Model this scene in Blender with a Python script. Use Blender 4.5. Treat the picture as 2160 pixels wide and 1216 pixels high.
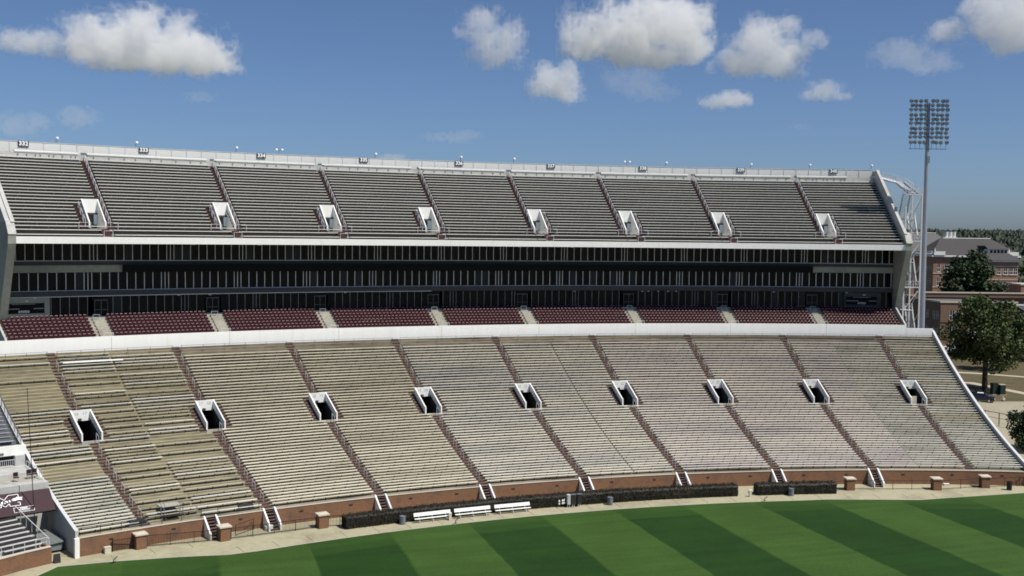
import bpy, math, random
from mathutils import Vector, Matrix, noise as mnoise
random.seed(7)
R_ = math.radians
sc = bpy.context.scene
for o in list(bpy.data.objects):
    bpy.data.objects.remove(o)
COL = sc.collection

# ------------------------------------------------------------------ camera
cam = bpy.data.cameras.new('camera'); camo = bpy.data.objects.new('camera', cam); COL.objects.link(camo)
PITCH, ROLL, HC = -0.0495, 0.0114, 32.07
cam.sensor_width = 36.0; cam.lens = 2227.5/2160*36.0; cam.clip_start = 0.5; cam.clip_end = 20000
fw = Vector((0, math.cos(PITCH), math.sin(PITCH))); up = Vector((0, -math.sin(PITCH), math.cos(PITCH))); rt = Vector((1, 0, 0))
cr = rt*math.cos(ROLL) + up*math.sin(ROLL); cu = up*math.cos(ROLL) - rt*math.sin(ROLL)
M = Matrix((cr, cu, -fw)).transposed().to_4x4(); M.translation = (0, 0, HC)
camo.matrix_world = M
sc.camera = camo
# ------------------------------------------------------------------ world, sun, exposure
SUN_EL, SUN_AZ = 58.0, 32.0           # azimuth measured from +x towards the camera side
w = bpy.data.worlds.new('World'); sc.world = w; w.use_nodes = True
nt = w.node_tree; bg = nt.nodes['Background']
sky = nt.nodes.new('ShaderNodeTexSky'); sky.sky_type = 'NISHITA'; sky.sun_disc = False
sky.sun_elevation = R_(SUN_EL); sky.sun_rotation = R_(90+SUN_AZ)
sky.altitude = 100; sky.air_density = 0.68; sky.dust_density = 1.3; sky.ozone_density = 7.5
nt.links.new(sky.outputs[0], bg.inputs[0]); bg.inputs[1].default_value = 0.077
sl = bpy.data.lights.new('sun', 'SUN'); sl.energy = 3.9; sl.angle = R_(0.53); sl.color = (1.0, 0.95, 0.855)
so = bpy.data.objects.new('sun', sl); COL.objects.link(so)
sd = Vector((math.cos(R_(SUN_EL))*math.cos(R_(SUN_AZ)), -math.cos(R_(SUN_EL))*math.sin(R_(SUN_AZ)), math.sin(R_(SUN_EL))))
so.rotation_euler = sd.to_track_quat('Z', 'Y').to_euler(); so.location = (60, -40, 120)
vs = sc.view_settings; vs.view_transform = 'Standard'; vs.look = 'None'; vs.exposure = 0.35; vs.gamma = 1.0; vs.use_curve_mapping = False
cy = sc.cycles
cy.use_denoising = True; cy.max_bounces = 12; cy.diffuse_bounces = 3; cy.glossy_bounces = 3; cy.transparent_max_bounces = 12
cy.volume_bounces = 12; cy.use_adaptive_sampling = True; cy.adaptive_threshold = 0.02; cy.sample_clamp_indirect = 8
cy.filter_width = 1.75; cy.caustics_reflective = False; cy.caustics_refractive = False

# ------------------------------------------------------------------ helpers: polar frame of the curved stand
AX, AY = 56.722, -19.154
def pt(R, d, z=0.0):
    t = R_(d); return Vector((AX+R*math.sin(t), AY+R*math.cos(t), z))
def zl(R):                      # tread height of the lower tier
    d = R-157.0; return 1.83+.2117*d+.00366*d*d
LROW, LN, LR0 = 0.713, 54, 157.35
AIS = [-36.69+4.7745*k for k in range(9)]
LEND, REND = -39.17, 4.1
UAIS = [-34.1, -28.95, -24.25, -19.67, -15.35, -10.9, -6.16, -1.0]
UVOM = [-34.56, -29.37, -24.74, -20.2, -14.95, -10.42, -5.78, -0.58]
UL, UR_ = -37.98, 2.86; CUL = -38.14
URUN, URISE, URB, UZB, UN = 0.76, 0.4805, 200.95, 32.34, 22     # first normal upper row: front radius, tread height
def zu(R): return UZB+(R-URB)/URUN*URISE

# ------------------------------------------------------------------ materials
MATS = {}
def mat(name, col, rough=0.8, metal=0.0, var=0.0, scale=1.0, col2=None, amount=0.5, polar=False, bump=0.0, spec=0.3, fine=None, rs=1.0, zs=1.0):
    """base colour broken up by noise; col2 mixed in as patches; polar: patches stretched along the rows"""
    if name in MATS: return MATS[name]
    m = bpy.data.materials.new(name); m.use_nodes = True; MATS[name] = m
    n = m.node_tree.nodes; l = m.node_tree.links; b = n['Principled BSDF']
    b.inputs['Roughness'].default_value = rough; b.inputs['Metallic'].default_value = metal
    b.inputs['Specular IOR Level'].default_value = spec
    c = (*col, 1)
    if not var and not col2:
        b.inputs['Base Color'].default_value = c; return m
    g = n.new('ShaderNodeNewGeometry'); vec = g.outputs['Position']
    if polar:
        s = n.new('ShaderNodeVectorMath'); s.operation = 'SUBTRACT'; s.inputs[1].default_value = (AX, AY, 0); l.new(vec, s.inputs[0])
        sp = n.new('ShaderNodeSeparateXYZ'); l.new(s.outputs[0], sp.inputs[0])
        at = n.new('ShaderNodeMath'); at.operation = 'ARCTAN2'; l.new(sp.outputs[0], at.inputs[0]); l.new(sp.outputs[1], at.inputs[1])
        ml = n.new('ShaderNodeMath'); ml.operation = 'MULTIPLY'; ml.inputs[1].default_value = 180*polar; l.new(at.outputs[0], ml.inputs[0])
        mz = n.new('ShaderNodeVectorMath'); mz.operation = 'MULTIPLY'; mz.inputs[1].default_value = (1, 1, 0); l.new(s.outputs[0], mz.inputs[0])
        ln = n.new('ShaderNodeVectorMath'); ln.operation = 'LENGTH'; l.new(mz.outputs[0], ln.inputs[0])
        cb = n.new('ShaderNodeCombineXYZ'); l.new(ml.outputs[0], cb.inputs[0]); l.new(ln.outputs['Value'], cb.inputs[1]); l.new(sp.outputs[2], cb.inputs[2])
        st_ = n.new('ShaderNodeVectorMath'); st_.operation = 'MULTIPLY'; st_.inputs[1].default_value = (1, rs, zs); l.new(cb.outputs[0], st_.inputs[0])
        vec = st_.outputs[0]
    no = n.new('ShaderNodeTexNoise'); no.inputs['Scale'].default_value = scale; no.inputs['Detail'].default_value = 6; no.inputs['Roughness'].default_value = 0.62
    l.new(vec, no.inputs['Vector'])
    base = None
    if col2:
        rp = n.new('ShaderNodeMapRange'); rp.inputs[1].default_value = 0.62-0.3*amount; rp.inputs[2].default_value = 0.82-0.3*amount
        l.new(no.outputs[0], rp.inputs[0])
        mx = n.new('ShaderNodeMix'); mx.data_type = 'RGBA'; mx.inputs['A'].default_value = c; mx.inputs['B'].default_value = (*col2, 1)
        l.new(rp.outputs[0], mx.inputs['Factor']); base = mx.outputs['Result']
    n2 = n.new('ShaderNodeTexNoise'); n2.inputs['Scale'].default_value = fine or scale*7.3; n2.inputs['Detail'].default_value = 5; l.new(vec, n2.inputs['Vector'])
    mr = n.new('ShaderNodeMapRange'); mr.inputs[1].default_value = 0.25; mr.inputs[2].default_value = 0.75; mr.inputs[3].default_value = 1-var; mr.inputs[4].default_value = 1+var
    l.new(n2.outputs[0], mr.inputs[0])
    mm = n.new('ShaderNodeVectorMath'); mm.operation = 'MULTIPLY'
    if base: l.new(base, mm.inputs[0])
    else: mm.inputs[0].default_value = col
    l.new(mr.outputs[0], mm.inputs[1]); l.new(mm.outputs[0], b.inputs['Base Color'])
    if bump:
        bp = n.new('ShaderNodeBump'); bp.inputs['Strength'].default_value = bump; bp.inputs['Distance'].default_value = 0.05
        l.new(n2.outputs[0], bp.inputs['Height']); l.new(bp.outputs[0], b.inputs['Normal'])
    return m
mat('tier_concrete', (.315, .285, .195), .9, var=.22, scale=.40, col2=(.10, .088, .066), amount=.34, polar=.22, fine=3.0)
mat('tier_concrete_mid', (.275, .243, .185), .9, var=.22, scale=.35, col2=(.085, .07, .05), amount=.50, polar=.22, fine=3.0)
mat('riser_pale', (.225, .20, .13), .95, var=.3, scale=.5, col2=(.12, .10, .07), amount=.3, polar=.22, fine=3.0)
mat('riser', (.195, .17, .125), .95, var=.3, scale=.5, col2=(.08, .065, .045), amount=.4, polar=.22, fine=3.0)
mat('pit_shade_grime', (.03, .029, .028), .95)  # near-black: shade and dirt of the pit put into the wall colour
mat('tier_concrete_grey', (.27, .26, .205), .9, var=.2, scale=.5, col2=(.13, .125, .10), amount=.35, polar=.22, fine=3.0)
mat('bench_cream', (.75, .72, .62), .65, var=.12, scale=.24, col2=(.52, .53, .53), amount=.60, polar=.15, fine=2.0)
mat('bench_yellow', (.75, .71, .56), .65, var=.12, scale=.24, col2=(.50, .465, .35), amount=.60, polar=.15, fine=2.0)
mat('bench_rosy', (.74, .695, .645), .65, var=.12, scale=.24, col2=(.57, .535, .55), amount=.60, polar=.15, fine=2.0)
mat('bench_grey', (.63, .63, .565), .65, var=.12, scale=.45, col2=(.32, .34, .31), amount=.5, polar=.2, fine=2.0)
mat('bench_dull', (.44, .405, .30), .8, var=.15, scale=.5, col2=(.24, .21, .14), amount=.5, polar=.2, fine=2.0)
mat('bench_upper', (.76, .75, .685), .6, var=.1, scale=.4, col2=(.70, .69, .65), amount=.5, polar=.15, fine=2.0)
mat('bracket_dark', (.035, .03, .028), .7)
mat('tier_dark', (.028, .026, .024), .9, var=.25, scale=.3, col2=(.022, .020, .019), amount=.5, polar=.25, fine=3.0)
mat('aisle_maroon', (.135, .085, .070), .85, var=.25, scale=1.2)
mat('step_maroon', (.060, .028, .028), .8, var=.2, scale=1.5)
mat('aisle_upper', (.085, .040, .038), .85, var=.2, scale=1.2)
mat('white_paint', (.80, .80, .77), .6, var=.05, scale=.6, col2=(.70, .69, .64), amount=.35)
mat('white_clean', (.84, .84, .81), .5, var=.04, scale=.25, col2=(.76, .75, .70), amount=.35, fine=1.5)
mat('white_band', (.86, .86, .83), .5, var=.03, scale=.8, col2=(.78, .77, .72), amount=.15, polar=1.6, fine=1.5, rs=0.0, zs=.10)
mat('cream_stone', (.56, .50, .41), .8, var=.08, scale=1.0)
mat('concrete', (.42, .40, .34), .9, var=.12, scale=.35, col2=(.33, .31, .26), amount=.5)
mat('apron_concrete', (.375, .345, .235), .9, var=.10, scale=.22, col2=(.27, .25, .165), amount=.45, fine=1.4)
mat('fin_concrete', (.33, .34, .29), .9, var=.1, scale=.3, col2=(.27, .28, .25), amount=.5)
mat('grey_concrete', (.46, .46, .44), .9, var=.1, scale=.4, col2=(.38, .38, .36), amount=.5)
mat('brick', (.205, .108, .062), .9, var=.28, scale=.8, col2=(.14, .082, .06), amount=.45, fine=9.0)
mat('brick_far', (.33, .18, .125), .9, var=.18, scale=.3, col2=(.26, .145, .10), amount=.4, fine=2.0)
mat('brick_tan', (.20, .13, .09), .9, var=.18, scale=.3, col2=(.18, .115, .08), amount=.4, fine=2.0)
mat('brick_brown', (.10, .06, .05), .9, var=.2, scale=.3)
mat('mullion', (.62, .63, .64), .5)
mat('mullion_dim', (.30, .31, .32), .5)
mat('spandrel', (.055, .060, .060), .7, var=.15, scale=.5)
mat('dark_panel', (.008, .008, .009), .8, spec=.15)
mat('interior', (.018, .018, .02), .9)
mat('column_grey', (.13, .14, .155), .7)
mat('seat_maroon', (.034, .0045, .009), .6, var=.25, scale=.7, spec=.12)
mat('seat_glint', (.66, .50, .50), .4, var=.2, scale=1.7)
mat('steel_light', (.55, .56, .58), .45, metal=.4)
mat('steel_pale', (.62, .63, .64), .5, metal=.1)
mat('steel_pole', (.36, .38, .43), .45, metal=.4, var=.08, scale=.3)
mat('black_metal', (.02, .02, .022), .5)
mat('iron', (.018, .018, .018), .6)
mat('print_grey', (.33, .33, .32), .8)
mat('print_white', (.85, .85, .85), .6)
mat('sign_black', (.02, .02, .022), .5)
mat('banner', (.045, .022, .028), .7, var=.12, scale=.8)
mat('silver', (.34, .37, .37), .4, metal=.5, var=.08, scale=.4)
mat('roof_slate', (.068, .064, .064), .9, var=.15, scale=.4)
mat('roof_shingle', (.12, .118, .118), .9, var=.1, scale=.4)
mat('lamp_glass', (.45, .5, .55), .2, spec=.6)
mat('bark', (.07, .055, .04), .95, var=.3, scale=3)
mat('car_blue', (.005, .012, .036), .25, spec=.6)
mat('tyre', (.015, .015, .015), .9)
mat('car_glass', (.02, .025, .03), .08, spec=.7)
mat('chrome', (.6, .6, .6), .2, metal=.9)
mat('bin_grey', (.17, .20, .22), .6, var=.15, scale=2)
mat('bin_black', (.022, .022, .02), .6)
mat('util_green', (.016, .030, .020), .6, var=.1, scale=2)
mat('asphalt', (.055, .053, .05), .95, var=.15, scale=.5)
mat('street_tan', (.34, .305, .225), .95, var=.1, scale=.15, col2=(.28, .25, .19), amount=.5)
mat('path_pale', (.42, .385, .30), .9, var=.08, scale=.4)
mat('lawn_dry', (.105, .082, .042), .95, var=.25, scale=.25, col2=(.065, .066, .028), amount=.5)
mat('ground_far', (.075, .085, .04), .95, var=.2, scale=.02, col2=(.12, .10, .06), amount=.4)
mat('chair_maroon', (.03, .012, .014), .6)
mat('box_cream', (.55, .52, .40), .7)

def leaf_mat(name, c1, c2):
    m = bpy.data.materials.new(name); m.use_nodes = True; MATS[name] = m
    n = m.node_tree.nodes; l = m.node_tree.links; b = n['Principled BSDF']; b.inputs['Roughness'].default_value = .6; b.inputs['Specular IOR Level'].default_value = .25
    g = n.new('ShaderNodeNewGeometry'); no = n.new('ShaderNodeTexNoise'); no.inputs['Scale'].default_value = .7; no.inputs['Detail'].default_value = 5
    l.new(g.outputs['Position'], no.inputs['Vector'])
    mr = n.new('ShaderNodeMapRange'); mr.inputs[1].default_value = .3; mr.inputs[2].default_value = .7; l.new(no.outputs[0], mr.inputs[0])
    mx = n.new('ShaderNodeMix'); mx.data_type = 'RGBA'; mx.inputs['A'].default_value = (*c1, 1); mx.inputs['B'].default_value = (*c2, 1)
    l.new(mr.outputs[0], mx.inputs['Factor']); l.new(mx.outputs['Result'], b.inputs['Base Color'])
leaf_mat('leaf_oak', (.027, .048, .014), (.082, .108, .034))
leaf_mat('leaf_dark', (.016, .034, .012), (.034, .058, .020))
leaf_mat('leaf_forest', (.007, .016, .0065), (.015, .027, .010))
leaf_mat('leaf_hedge', (.014, .014, .010), (.030, .026, .018))

def grass_mat():
    m = bpy.data.materials.new('mown_grass'); m.use_nodes = True; MATS['mown_grass'] = m
    n = m.node_tree.nodes; l = m.node_tree.links; b = n['Principled BSDF']; b.inputs['Roughness'].default_value = .85; b.inputs['Specular IOR Level'].default_value = .15
    g = n.new('ShaderNodeNewGeometry')
    def math_(op, a, b_=None, c=None):
        x = n.new('ShaderNodeMath'); x.operation = op
        for i, v in enumerate((a, b_, c)):
            if v is None: continue
            if isinstance(v, (int, float)): x.inputs[i].default_value = v
            else: l.new(v, x.inputs[i])
        return x.outputs[0]
    dt = n.new('ShaderNodeVectorMath'); dt.operation = 'DOT_PRODUCT'; dt.inputs[1].default_value = (math.cos(.301), math.sin(.301), 0); l.new(g.outputs['Position'], dt.inputs[0])
    wob = n.new('ShaderNodeTexNoise'); wob.inputs['Scale'].default_value = .35; wob.inputs['Detail'].default_value = 6; l.new(g.outputs['Position'], wob.inputs['Vector'])
    s = math_('ADD', dt.outputs['Value'], math_('MULTIPLY', wob.outputs[0], .5))
    s = math_('DIVIDE', math_('SUBTRACT', s, 12.08+.25), 8.976*2)
    fr = math_('FRACT', s)                                   # 0..0.5 dark
    tri = math_('ABSOLUTE', math_('SUBTRACT', math_('ABSOLUTE', math_('SUBTRACT', fr, .25)), .5))
    # signed distance to the dark stripe's centre
    d1 = math_('ABSOLUTE', math_('SUBTRACT', fr, .25)); 
    dark = n.new('ShaderNodeMapRange'); dark.inputs[1].default_value = .262; dark.inputs[2].default_value = .238; l.new(d1, dark.inputs[0])
    big = n.new('ShaderNodeTexNoise'); big.inputs['Scale'].default_value = .12; big.inputs['Detail'].default_value = 8; big.inputs['Roughness'].default_value = .65; l.new(g.outputs['Position'], big.inputs['Vector'])
    # faint mower lines across the stripes
    dl = n.new('ShaderNodeVectorMath'); dl.operation = 'DOT_PRODUCT'; dl.inputs[1].default_value = (-math.sin(.301), math.cos(.301), 0); l.new(g.outputs['Position'], dl.inputs[0])
    cmb = n.new('ShaderNodeCombineXYZ'); l.new(math_('MULTIPLY', dl.outputs['Value'], .9), cmb.inputs[0]); l.new(math_('MULTIPLY', dt.outputs['Value'], .05), cmb.inputs[1])
    st = n.new('ShaderNodeTexNoise'); st.inputs['Scale'].default_value = 1.0; st.inputs['Detail'].default_value = 3; l.new(cmb.outputs[0], st.inputs['Vector'])
    fn = n.new('ShaderNodeTexNoise'); fn.inputs['Scale'].default_value = 3.5; fn.inputs['Detail'].default_value = 6; fn.inputs['Roughness'].default_value = .75; l.new(g.outputs['Position'], fn.inputs['Vector'])
    lum = math_('ADD', math_('MULTIPLY', big.outputs[0], .5), math_('ADD', math_('MULTIPLY', fn.outputs[0], .75), math_('MULTIPLY', st.outputs[0], .35)))
    mx = n.new('ShaderNodeMix'); mx.data_type = 'RGBA'; mx.inputs['A'].default_value = (.037, .079, .0145, 1); mx.inputs['B'].default_value = (.0125, .042, .0062, 1)
    # the outermost passes were mown along the edge, so the dark stripes fade there
    sb = n.new('ShaderNodeVectorMath'); sb.operation = 'SUBTRACT'; sb.inputs[1].default_value = (AX, AY, 0); l.new(g.outputs['Position'], sb.inputs[0])
    le = n.new('ShaderNodeVectorMath'); le.operation = 'LENGTH'; l.new(sb.outputs[0], le.inputs[0])
    rw = math_('ADD', le.outputs['Value'], math_('MULTIPLY', wob.outputs[0], .35))
    e1 = n.new('ShaderNodeMapRange'); e1.inputs[1].default_value = 144.3; e1.inputs[2].default_value = 144.6; e1.inputs[3].default_value = 1; e1.inputs[4].default_value = .66; l.new(rw, e1.inputs[0])
    e2 = n.new('ShaderNodeMapRange'); e2.inputs[1].default_value = 146.7; e2.inputs[2].default_value = 147.0; e2.inputs[3].default_value = 1; e2.inputs[4].default_value = .55; l.new(rw, e2.inputs[0])
    l.new(math_('MULTIPLY', dark.outputs[0], math_('MULTIPLY', e1.outputs[0], e2.outputs[0])), mx.inputs['Factor'])
    vm = n.new('ShaderNodeVectorMath'); vm.operation = 'MULTIPLY'; l.new(mx.outputs['Result'], vm.inputs[0])
    mr = n.new('ShaderNodeMapRange'); mr.inputs[1].default_value = .45; mr.inputs[2].default_value = 1.15; mr.inputs[3].default_value = .45; mr.inputs[4].default_value = 1.55; l.new(lum, mr.inputs[0])
    l.new(mr.outputs[0], vm.inputs[1]); l.new(vm.outputs[0], b.inputs['Base Color'])
    bp = n.new('ShaderNodeBump'); bp.inputs['Strength'].default_value = .5; bp.inputs['Distance'].default_value = .05; l.new(fn.outputs[0], bp.inputs['Height']); l.new(bp.outputs[0], b.inputs['Normal'])
grass_mat()
def mesh_fence_mat():
    m = bpy.data.materials.new('wire_mesh'); m.use_nodes = True; MATS['wire_mesh'] = m
    n = m.node_tree.nodes; l = m.node_tree.links; b = n['Principled BSDF']; b.inputs['Base Color'].default_value = (.76, .76, .73, 1); b.inputs['Roughness'].default_value = .6
    t = n.new('ShaderNodeBsdfTransparent'); x = n.new('ShaderNodeMixShader'); x.inputs[0].default_value = .20
    l.new(b.outputs[0], x.inputs[1]); l.new(t.outputs[0], x.inputs[2]); l.new(x.outputs[0], n['Material Output'].inputs[0])
    # the same tinted glass with drawn blinds or paler rooms behind
    m = bpy.data.materials.new('glass_rail'); m.use_nodes = True; MATS['glass_rail'] = m
    n = m.node_tree.nodes; l = m.node_tree.links; b = n['Principled BSDF']; b.inputs['Base Color'].default_value = (.20, .22, .20, 1); b.inputs['Roughness'].default_value = .15
    t = n.new('ShaderNodeBsdfTransparent'); x = n.new('ShaderNodeMixShader'); x.inputs[0].default_value = .55
    l.new(b.outputs[0], x.inputs[1]); l.new(t.outputs[0], x.inputs[2]); l.new(x.outputs[0], n['Material Output'].inputs[0])
    # tinted window glass: dark, glossy, lets a little of the room through
    m = bpy.data.materials.new('tinted_glass'); m.use_nodes = True; MATS['tinted_glass'] = m
    n = m.node_tree.nodes; l = m.node_tree.links; b = n['Principled BSDF']; b.inputs['Base Color'].default_value = (.006, .007, .012, 1); b.inputs['Roughness'].default_value = .06; b.inputs['Specular IOR Level'].default_value = .35
    t = n.new('ShaderNodeBsdfTransparent'); t.inputs[0].default_value = (.45, .5, .52, 1); x = n.new('ShaderNodeMixShader'); x.inputs[0].default_value = .35
    l.new(b.outputs[0], x.inputs[1]); l.new(t.outputs[0], x.inputs[2]); l.new(x.outputs[0], n['Material Output'].inputs[0])
mesh_fence_mat()
for nm, c, ro in (('glass_blue',(.003,.004,.009),.05),('glass_blind',(.016,.017,.018),.3),('glass_pale',(.006,.007,.008),.08)):
    mat(nm, c, ro, spec=.25)

# ------------------------------------------------------------------ mesh building
class MB:
    def __init__(s): s.v = []; s.f = []
    def add(s, vs_, fs):
        k = len(s.v); s.v += [tuple(p) for p in vs_]; s.f += [tuple(i+k for i in q) for q in fs]; return s
    def box(s, x0, x1, y0, y1, z0, z1):
        return s.add([(x0,y0,z0),(x1,y0,z0),(x1,y1,z0),(x0,y1,z0),(x0,y0,z1),(x1,y0,z1),(x1,y1,z1),(x0,y1,z1)],
                     [(0,3,2,1),(4,5,6,7),(0,1,5,4),(1,2,6,5),(2,3,7,6),(3,0,4,7)])
    def obox(s, c, ax, ay, az, dx, dy, dz):     # oriented box, centre c, half sizes
        c = Vector(c); P = []
        for z in (-1, 1):
            for x, y in ((-1,-1),(1,-1),(1,1),(-1,1)): P.append(c+ax*(x*dx)+ay*(y*dy)+az*(z*dz))
        return s.add(P, [(0,3,2,1),(4,5,6,7),(0,1,5,4),(1,2,6,5),(2,3,7,6),(3,0,4,7)])
    def bar(s, p, q, wd, ht=None):              # rectangular bar from p to q
        p = Vector(p); q = Vector(q); a = (q-p); L = a.length; a.normalize()
        side = a.cross(Vector((0,0,1)))
        if side.length < 1e-4: side = Vector((1,0,0))
        side.normalize(); u = side.cross(a)
        return s.obox((p+q)/2, a, side, u, L/2, wd/2, (ht or wd)/2)
    def tube(s, p, q, r, r2=None, n=8, caps=True):
        p = Vector(p); q = Vector(q); a = (q-p).normalized(); r2 = r if r2 is None else r2
        side = a.cross(Vector((0,0,1)))
        if side.length < 1e-4: side = Vector((1,0,0))
        side.normalize(); u = side.cross(a); P = []
        for c, rr in ((p, r), (q, r2)):
            for i in range(n):
                t = 2*math.pi*i/n; P.append(c+side*(rr*math.cos(t))+u*(rr*math.sin(t)))
        F = [(i, (i+1) % n, n+(i+1) % n, n+i) for i in range(n)]
        if caps: F += [tuple(range(n-1, -1, -1)), tuple(range(n, 2*n))]
        return s.add(P, F)
    def prism(s, prof, d0, d1, n=3, caps=True): # closed (R,z) outline swept round the stand from d0 to d1 degrees
        k = len(prof); P = []
        for i in range(n+1):
            d = d0+(d1-d0)*i/n
            for R, z in prof: P.append(pt(R, d, z))
        F = []
        for i in range(n):
            for j in range(k):
                a = i*k+j; b = i*k+(j+1) % k; F.append((a, b, b+k, a+k))
        if caps: F += [tuple(range(k-1, -1, -1)), tuple(range(n*k, n*k+k))]
        return s.add(P, F)
    def ribbon(s, prof, d0, d1, n=3):           # open (R,z) line swept
        k = len(prof); P = []
        for i in range(n+1):
            d = d0+(d1-d0)*i/n
            for R, z in prof: P.append(pt(R, d, z))
        return s.add(P, [(i*k+j, i*k+j+1, (i+1)*k+j+1, (i+1)*k+j) for i in range(n) for j in range(k-1)])
    def plate(s, poly, off):                    # flat polygon extruded by vector off
        k = len(poly); off = Vector(off); P = [Vector(p) for p in poly]; P += [p+off for p in P]
        return s.add(P, [tuple(range(k-1, -1, -1)), tuple(range(k, 2*k))]+[(i, (i+1) % k, k+(i+1) % k, k+i) for i in range(k)])
    def mesh(s, name, m, smooth=False):
        me = bpy.data.meshes.new(name); me.from_pydata(s.v, [], s.f); me.update()
        for x in (m if isinstance(m, (list, tuple)) else [m]): me.materials.append(MATS[x])
        if smooth: me.polygons.foreach_set('use_smooth', [True]*len(me.polygons))
        return me

def thing(name, label, cat, loc=(0,0,0), rz=0.0, group=None, world=False):
    o = bpy.data.objects.new(name, None); COL.objects.link(o); o.location = loc; o.rotation_euler = (0,0,rz); o.empty_display_size = .3
    o['label'] = label; o['category'] = cat
    if group: o['group'] = group
    if world: WORLD[o.name] = Vector(loc)
    return o
WORLD = {}
def link(name, me, parent=None):
    o = bpy.data.objects.new(name, me); COL.objects.link(o)
    if parent: o.parent = parent
    return o
def part(name, mb, m, parent, smooth=False, label=None, kind=None):
    if parent is not None and parent.name in WORLD:
        L = WORLD[parent.name]; mb.v = [(a-L.x, b-L.y, c-L.z) for a, b, c in mb.v]
    o = link(name, mb.mesh(name, m, smooth), parent)
    if parent is not None and parent.name in WORLD: WORLD[o.name] = WORLD[parent.name]
    if label: o['label'] = label
    if kind: o['kind'] = kind
    return o
def single(name, mb, m, label, cat, group=None, smooth=False):
    o = link(name, mb.mesh(name, m, smooth)); o['label'] = label; o['category'] = cat
    if group: o['group'] = group
    return o
def struct(name, mb, m, smooth=False, parent=None):
    o = link(name, mb.mesh(name, m, smooth), parent); o['kind'] = 'structure'; return o
UNIT = {}
def ubox(name, m, parent, c, d, rz=0.0, kind=None):      # shared unit box, scaled; c in parent's frame (world things: world coordinates)
    if m not in UNIT: UNIT[m] = MB().box(-.5,.5,-.5,.5,-.5,.5).mesh('unit_'+m, m)
    o = link(name, UNIT[m], parent)
    c = Vector(c)
    if parent is not None and parent.name in WORLD: c = c-WORLD[parent.name]
    o.location = c; o.scale = d; o.rotation_euler = (0,0,rz); return o
def copy_tree(src, loc, rz, label):
    r = src.copy(); COL.objects.link(r); r.location = loc; r.rotation_euler = (0,0,rz); r['label'] = label
    for ch in src.children:
        c = ch.copy(); COL.objects.link(c); c.parent = r
        for g in ch.children:
            e = g.copy(); COL.objects.link(e); e.parent = c
    return r
def text(name, body, m, parent, loc, size, rz=0.0, offset=0.0, rx=math.pi/2, align='CENTER', sx=1.0):
    cu_ = bpy.data.curves.new(name, 'FONT'); cu_.body = body; cu_.size = size; cu_.align_x = align; cu_.align_y = 'CENTER'; cu_.offset = offset; cu_.resolution_u = 2
    tmp = bpy.data.objects.new(name, cu_); me = bpy.data.meshes.new_from_object(tmp); bpy.data.objects.remove(tmp); bpy.data.curves.remove(cu_)
    me.materials.clear(); me.materials.append(MATS[m]); o = link(name, me, parent); loc = Vector(loc)
    if parent is not None and parent.name in WORLD: loc = loc-WORLD[parent.name]
    o.location = loc; o.rotation_euler = (rx, 0, rz); o.scale = (sx, 1, 1); return o
def minus(a, b, cuts):
    segs = [(a, b)]
    for c0, c1 in cuts:
        out = []
        for s0, s1 in segs:
            if c1 <= s0 or c0 >= s1: out.append((s0, s1)); continue
            if c0 > s0: out.append((s0, c0))
            if c1 < s1: out.append((c1, s1))
        segs = out
    return [s for s in segs if s[1]-s[0] > .06]
DEG = 180/math.pi
PORT = [(str(16+k), str(17+k)) for k in range(9)]
ORD = ['first','second','third','fourth','fifth','sixth','seventh','eighth','ninth','tenth','eleventh','twelfth']

# ================================================================== the setting
def flat(name, poly, z, m):
    return struct(name, MB().add([(x, y, z) for x, y in poly], [tuple(range(len(poly)))]), m)
flat('ground', [(-6000,-3000),(6000,-3000),(6000,7000),(-6000,7000)], -.012, 'ground_far')
FE = [pt(153.3,-41.0), pt(155.0,-40.1), pt(153.3,-38.2), pt(151.2,-36.2), pt(149.3,-34.6)] + [pt(148.9, d) for d in [-33.5+1.5*i for i in range(18)]] + [pt(149.1,-6.8), pt(148.5,-2.3), pt(149.75,-.5), pt(152.9,3.4), pt(163,12)]
FE = [Vector((-46.5,88.0,0))]+FE
flat('playing_field', [(-60,40),(130,40),(FE[-1].x,FE[-1].y)]+[(p.x,p.y) for p in reversed(FE[:-1])], .008, 'mown_grass')
ab = MB().ribbon([(143,-.002),(160.0,-.002)], -40.0, 12.0, 52)
q_ = [pt(143,-40,-.002), pt(160,-40,-.002), Vector((-56,122,-.002)), Vector((-95,110,-.002)), Vector((-95,70,-.002))]
ab.add(q_, [(0,1,2,3,4)])
struct('apron', ab, 'apron_concrete')
# thin edging between grass and apron
eb = MB()
for a, b in zip(FE[1:-1], FE[2:]):
    eb.bar(a+Vector((0,0,.01)), b+Vector((0,0,.01)), .16, .05)
struct('kerb', eb, 'concrete')
# paving joints of the apron (shallow dark grooves)
jb = MB()
for i in range(30):
    d = -38.2+1.42*i
    jb.bar(pt(149.3 if d > -35 else 153.6, d, .0015), pt(151.6 if d > -35 else 155.4, d, .0015), .05, .003)
part('joint', jb, 'asphalt', bpy.data.objects['apron'], kind='stuff')

# right of the stand: street, lawn, paths
flat('street', [(72,150),(130,150),(150,215),(96,209.3),(88,207.5),(80,212),(70,200)], .0, 'street_tan')
flat('lawn', [(72,212),(96,209.4),(160,215),(175,330),(90,330),(80,260)], .006, 'lawn_dry')
struct('kerb', MB().bar((90,209.1,.05),(96,209.2,.05),.2,.14).bar((96,209.2,.05),(140,213.4,.05),.2,.14), 'path_pale')
flat('footpath', [(88,239),(103,236.5),(108,219.6),(135,190),(137,192),(110,221.5),(105,238.6),(88,241)], .011, 'path_pale')
flat('footpath', [(88,262),(112,254),(140,236),(140,238),(113,256.4),(88,264.6)], .011, 'path_pale')
flat('service_road', [(84,170),(130,160),(128,150),(80,150)], .005, 'asphalt')

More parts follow.
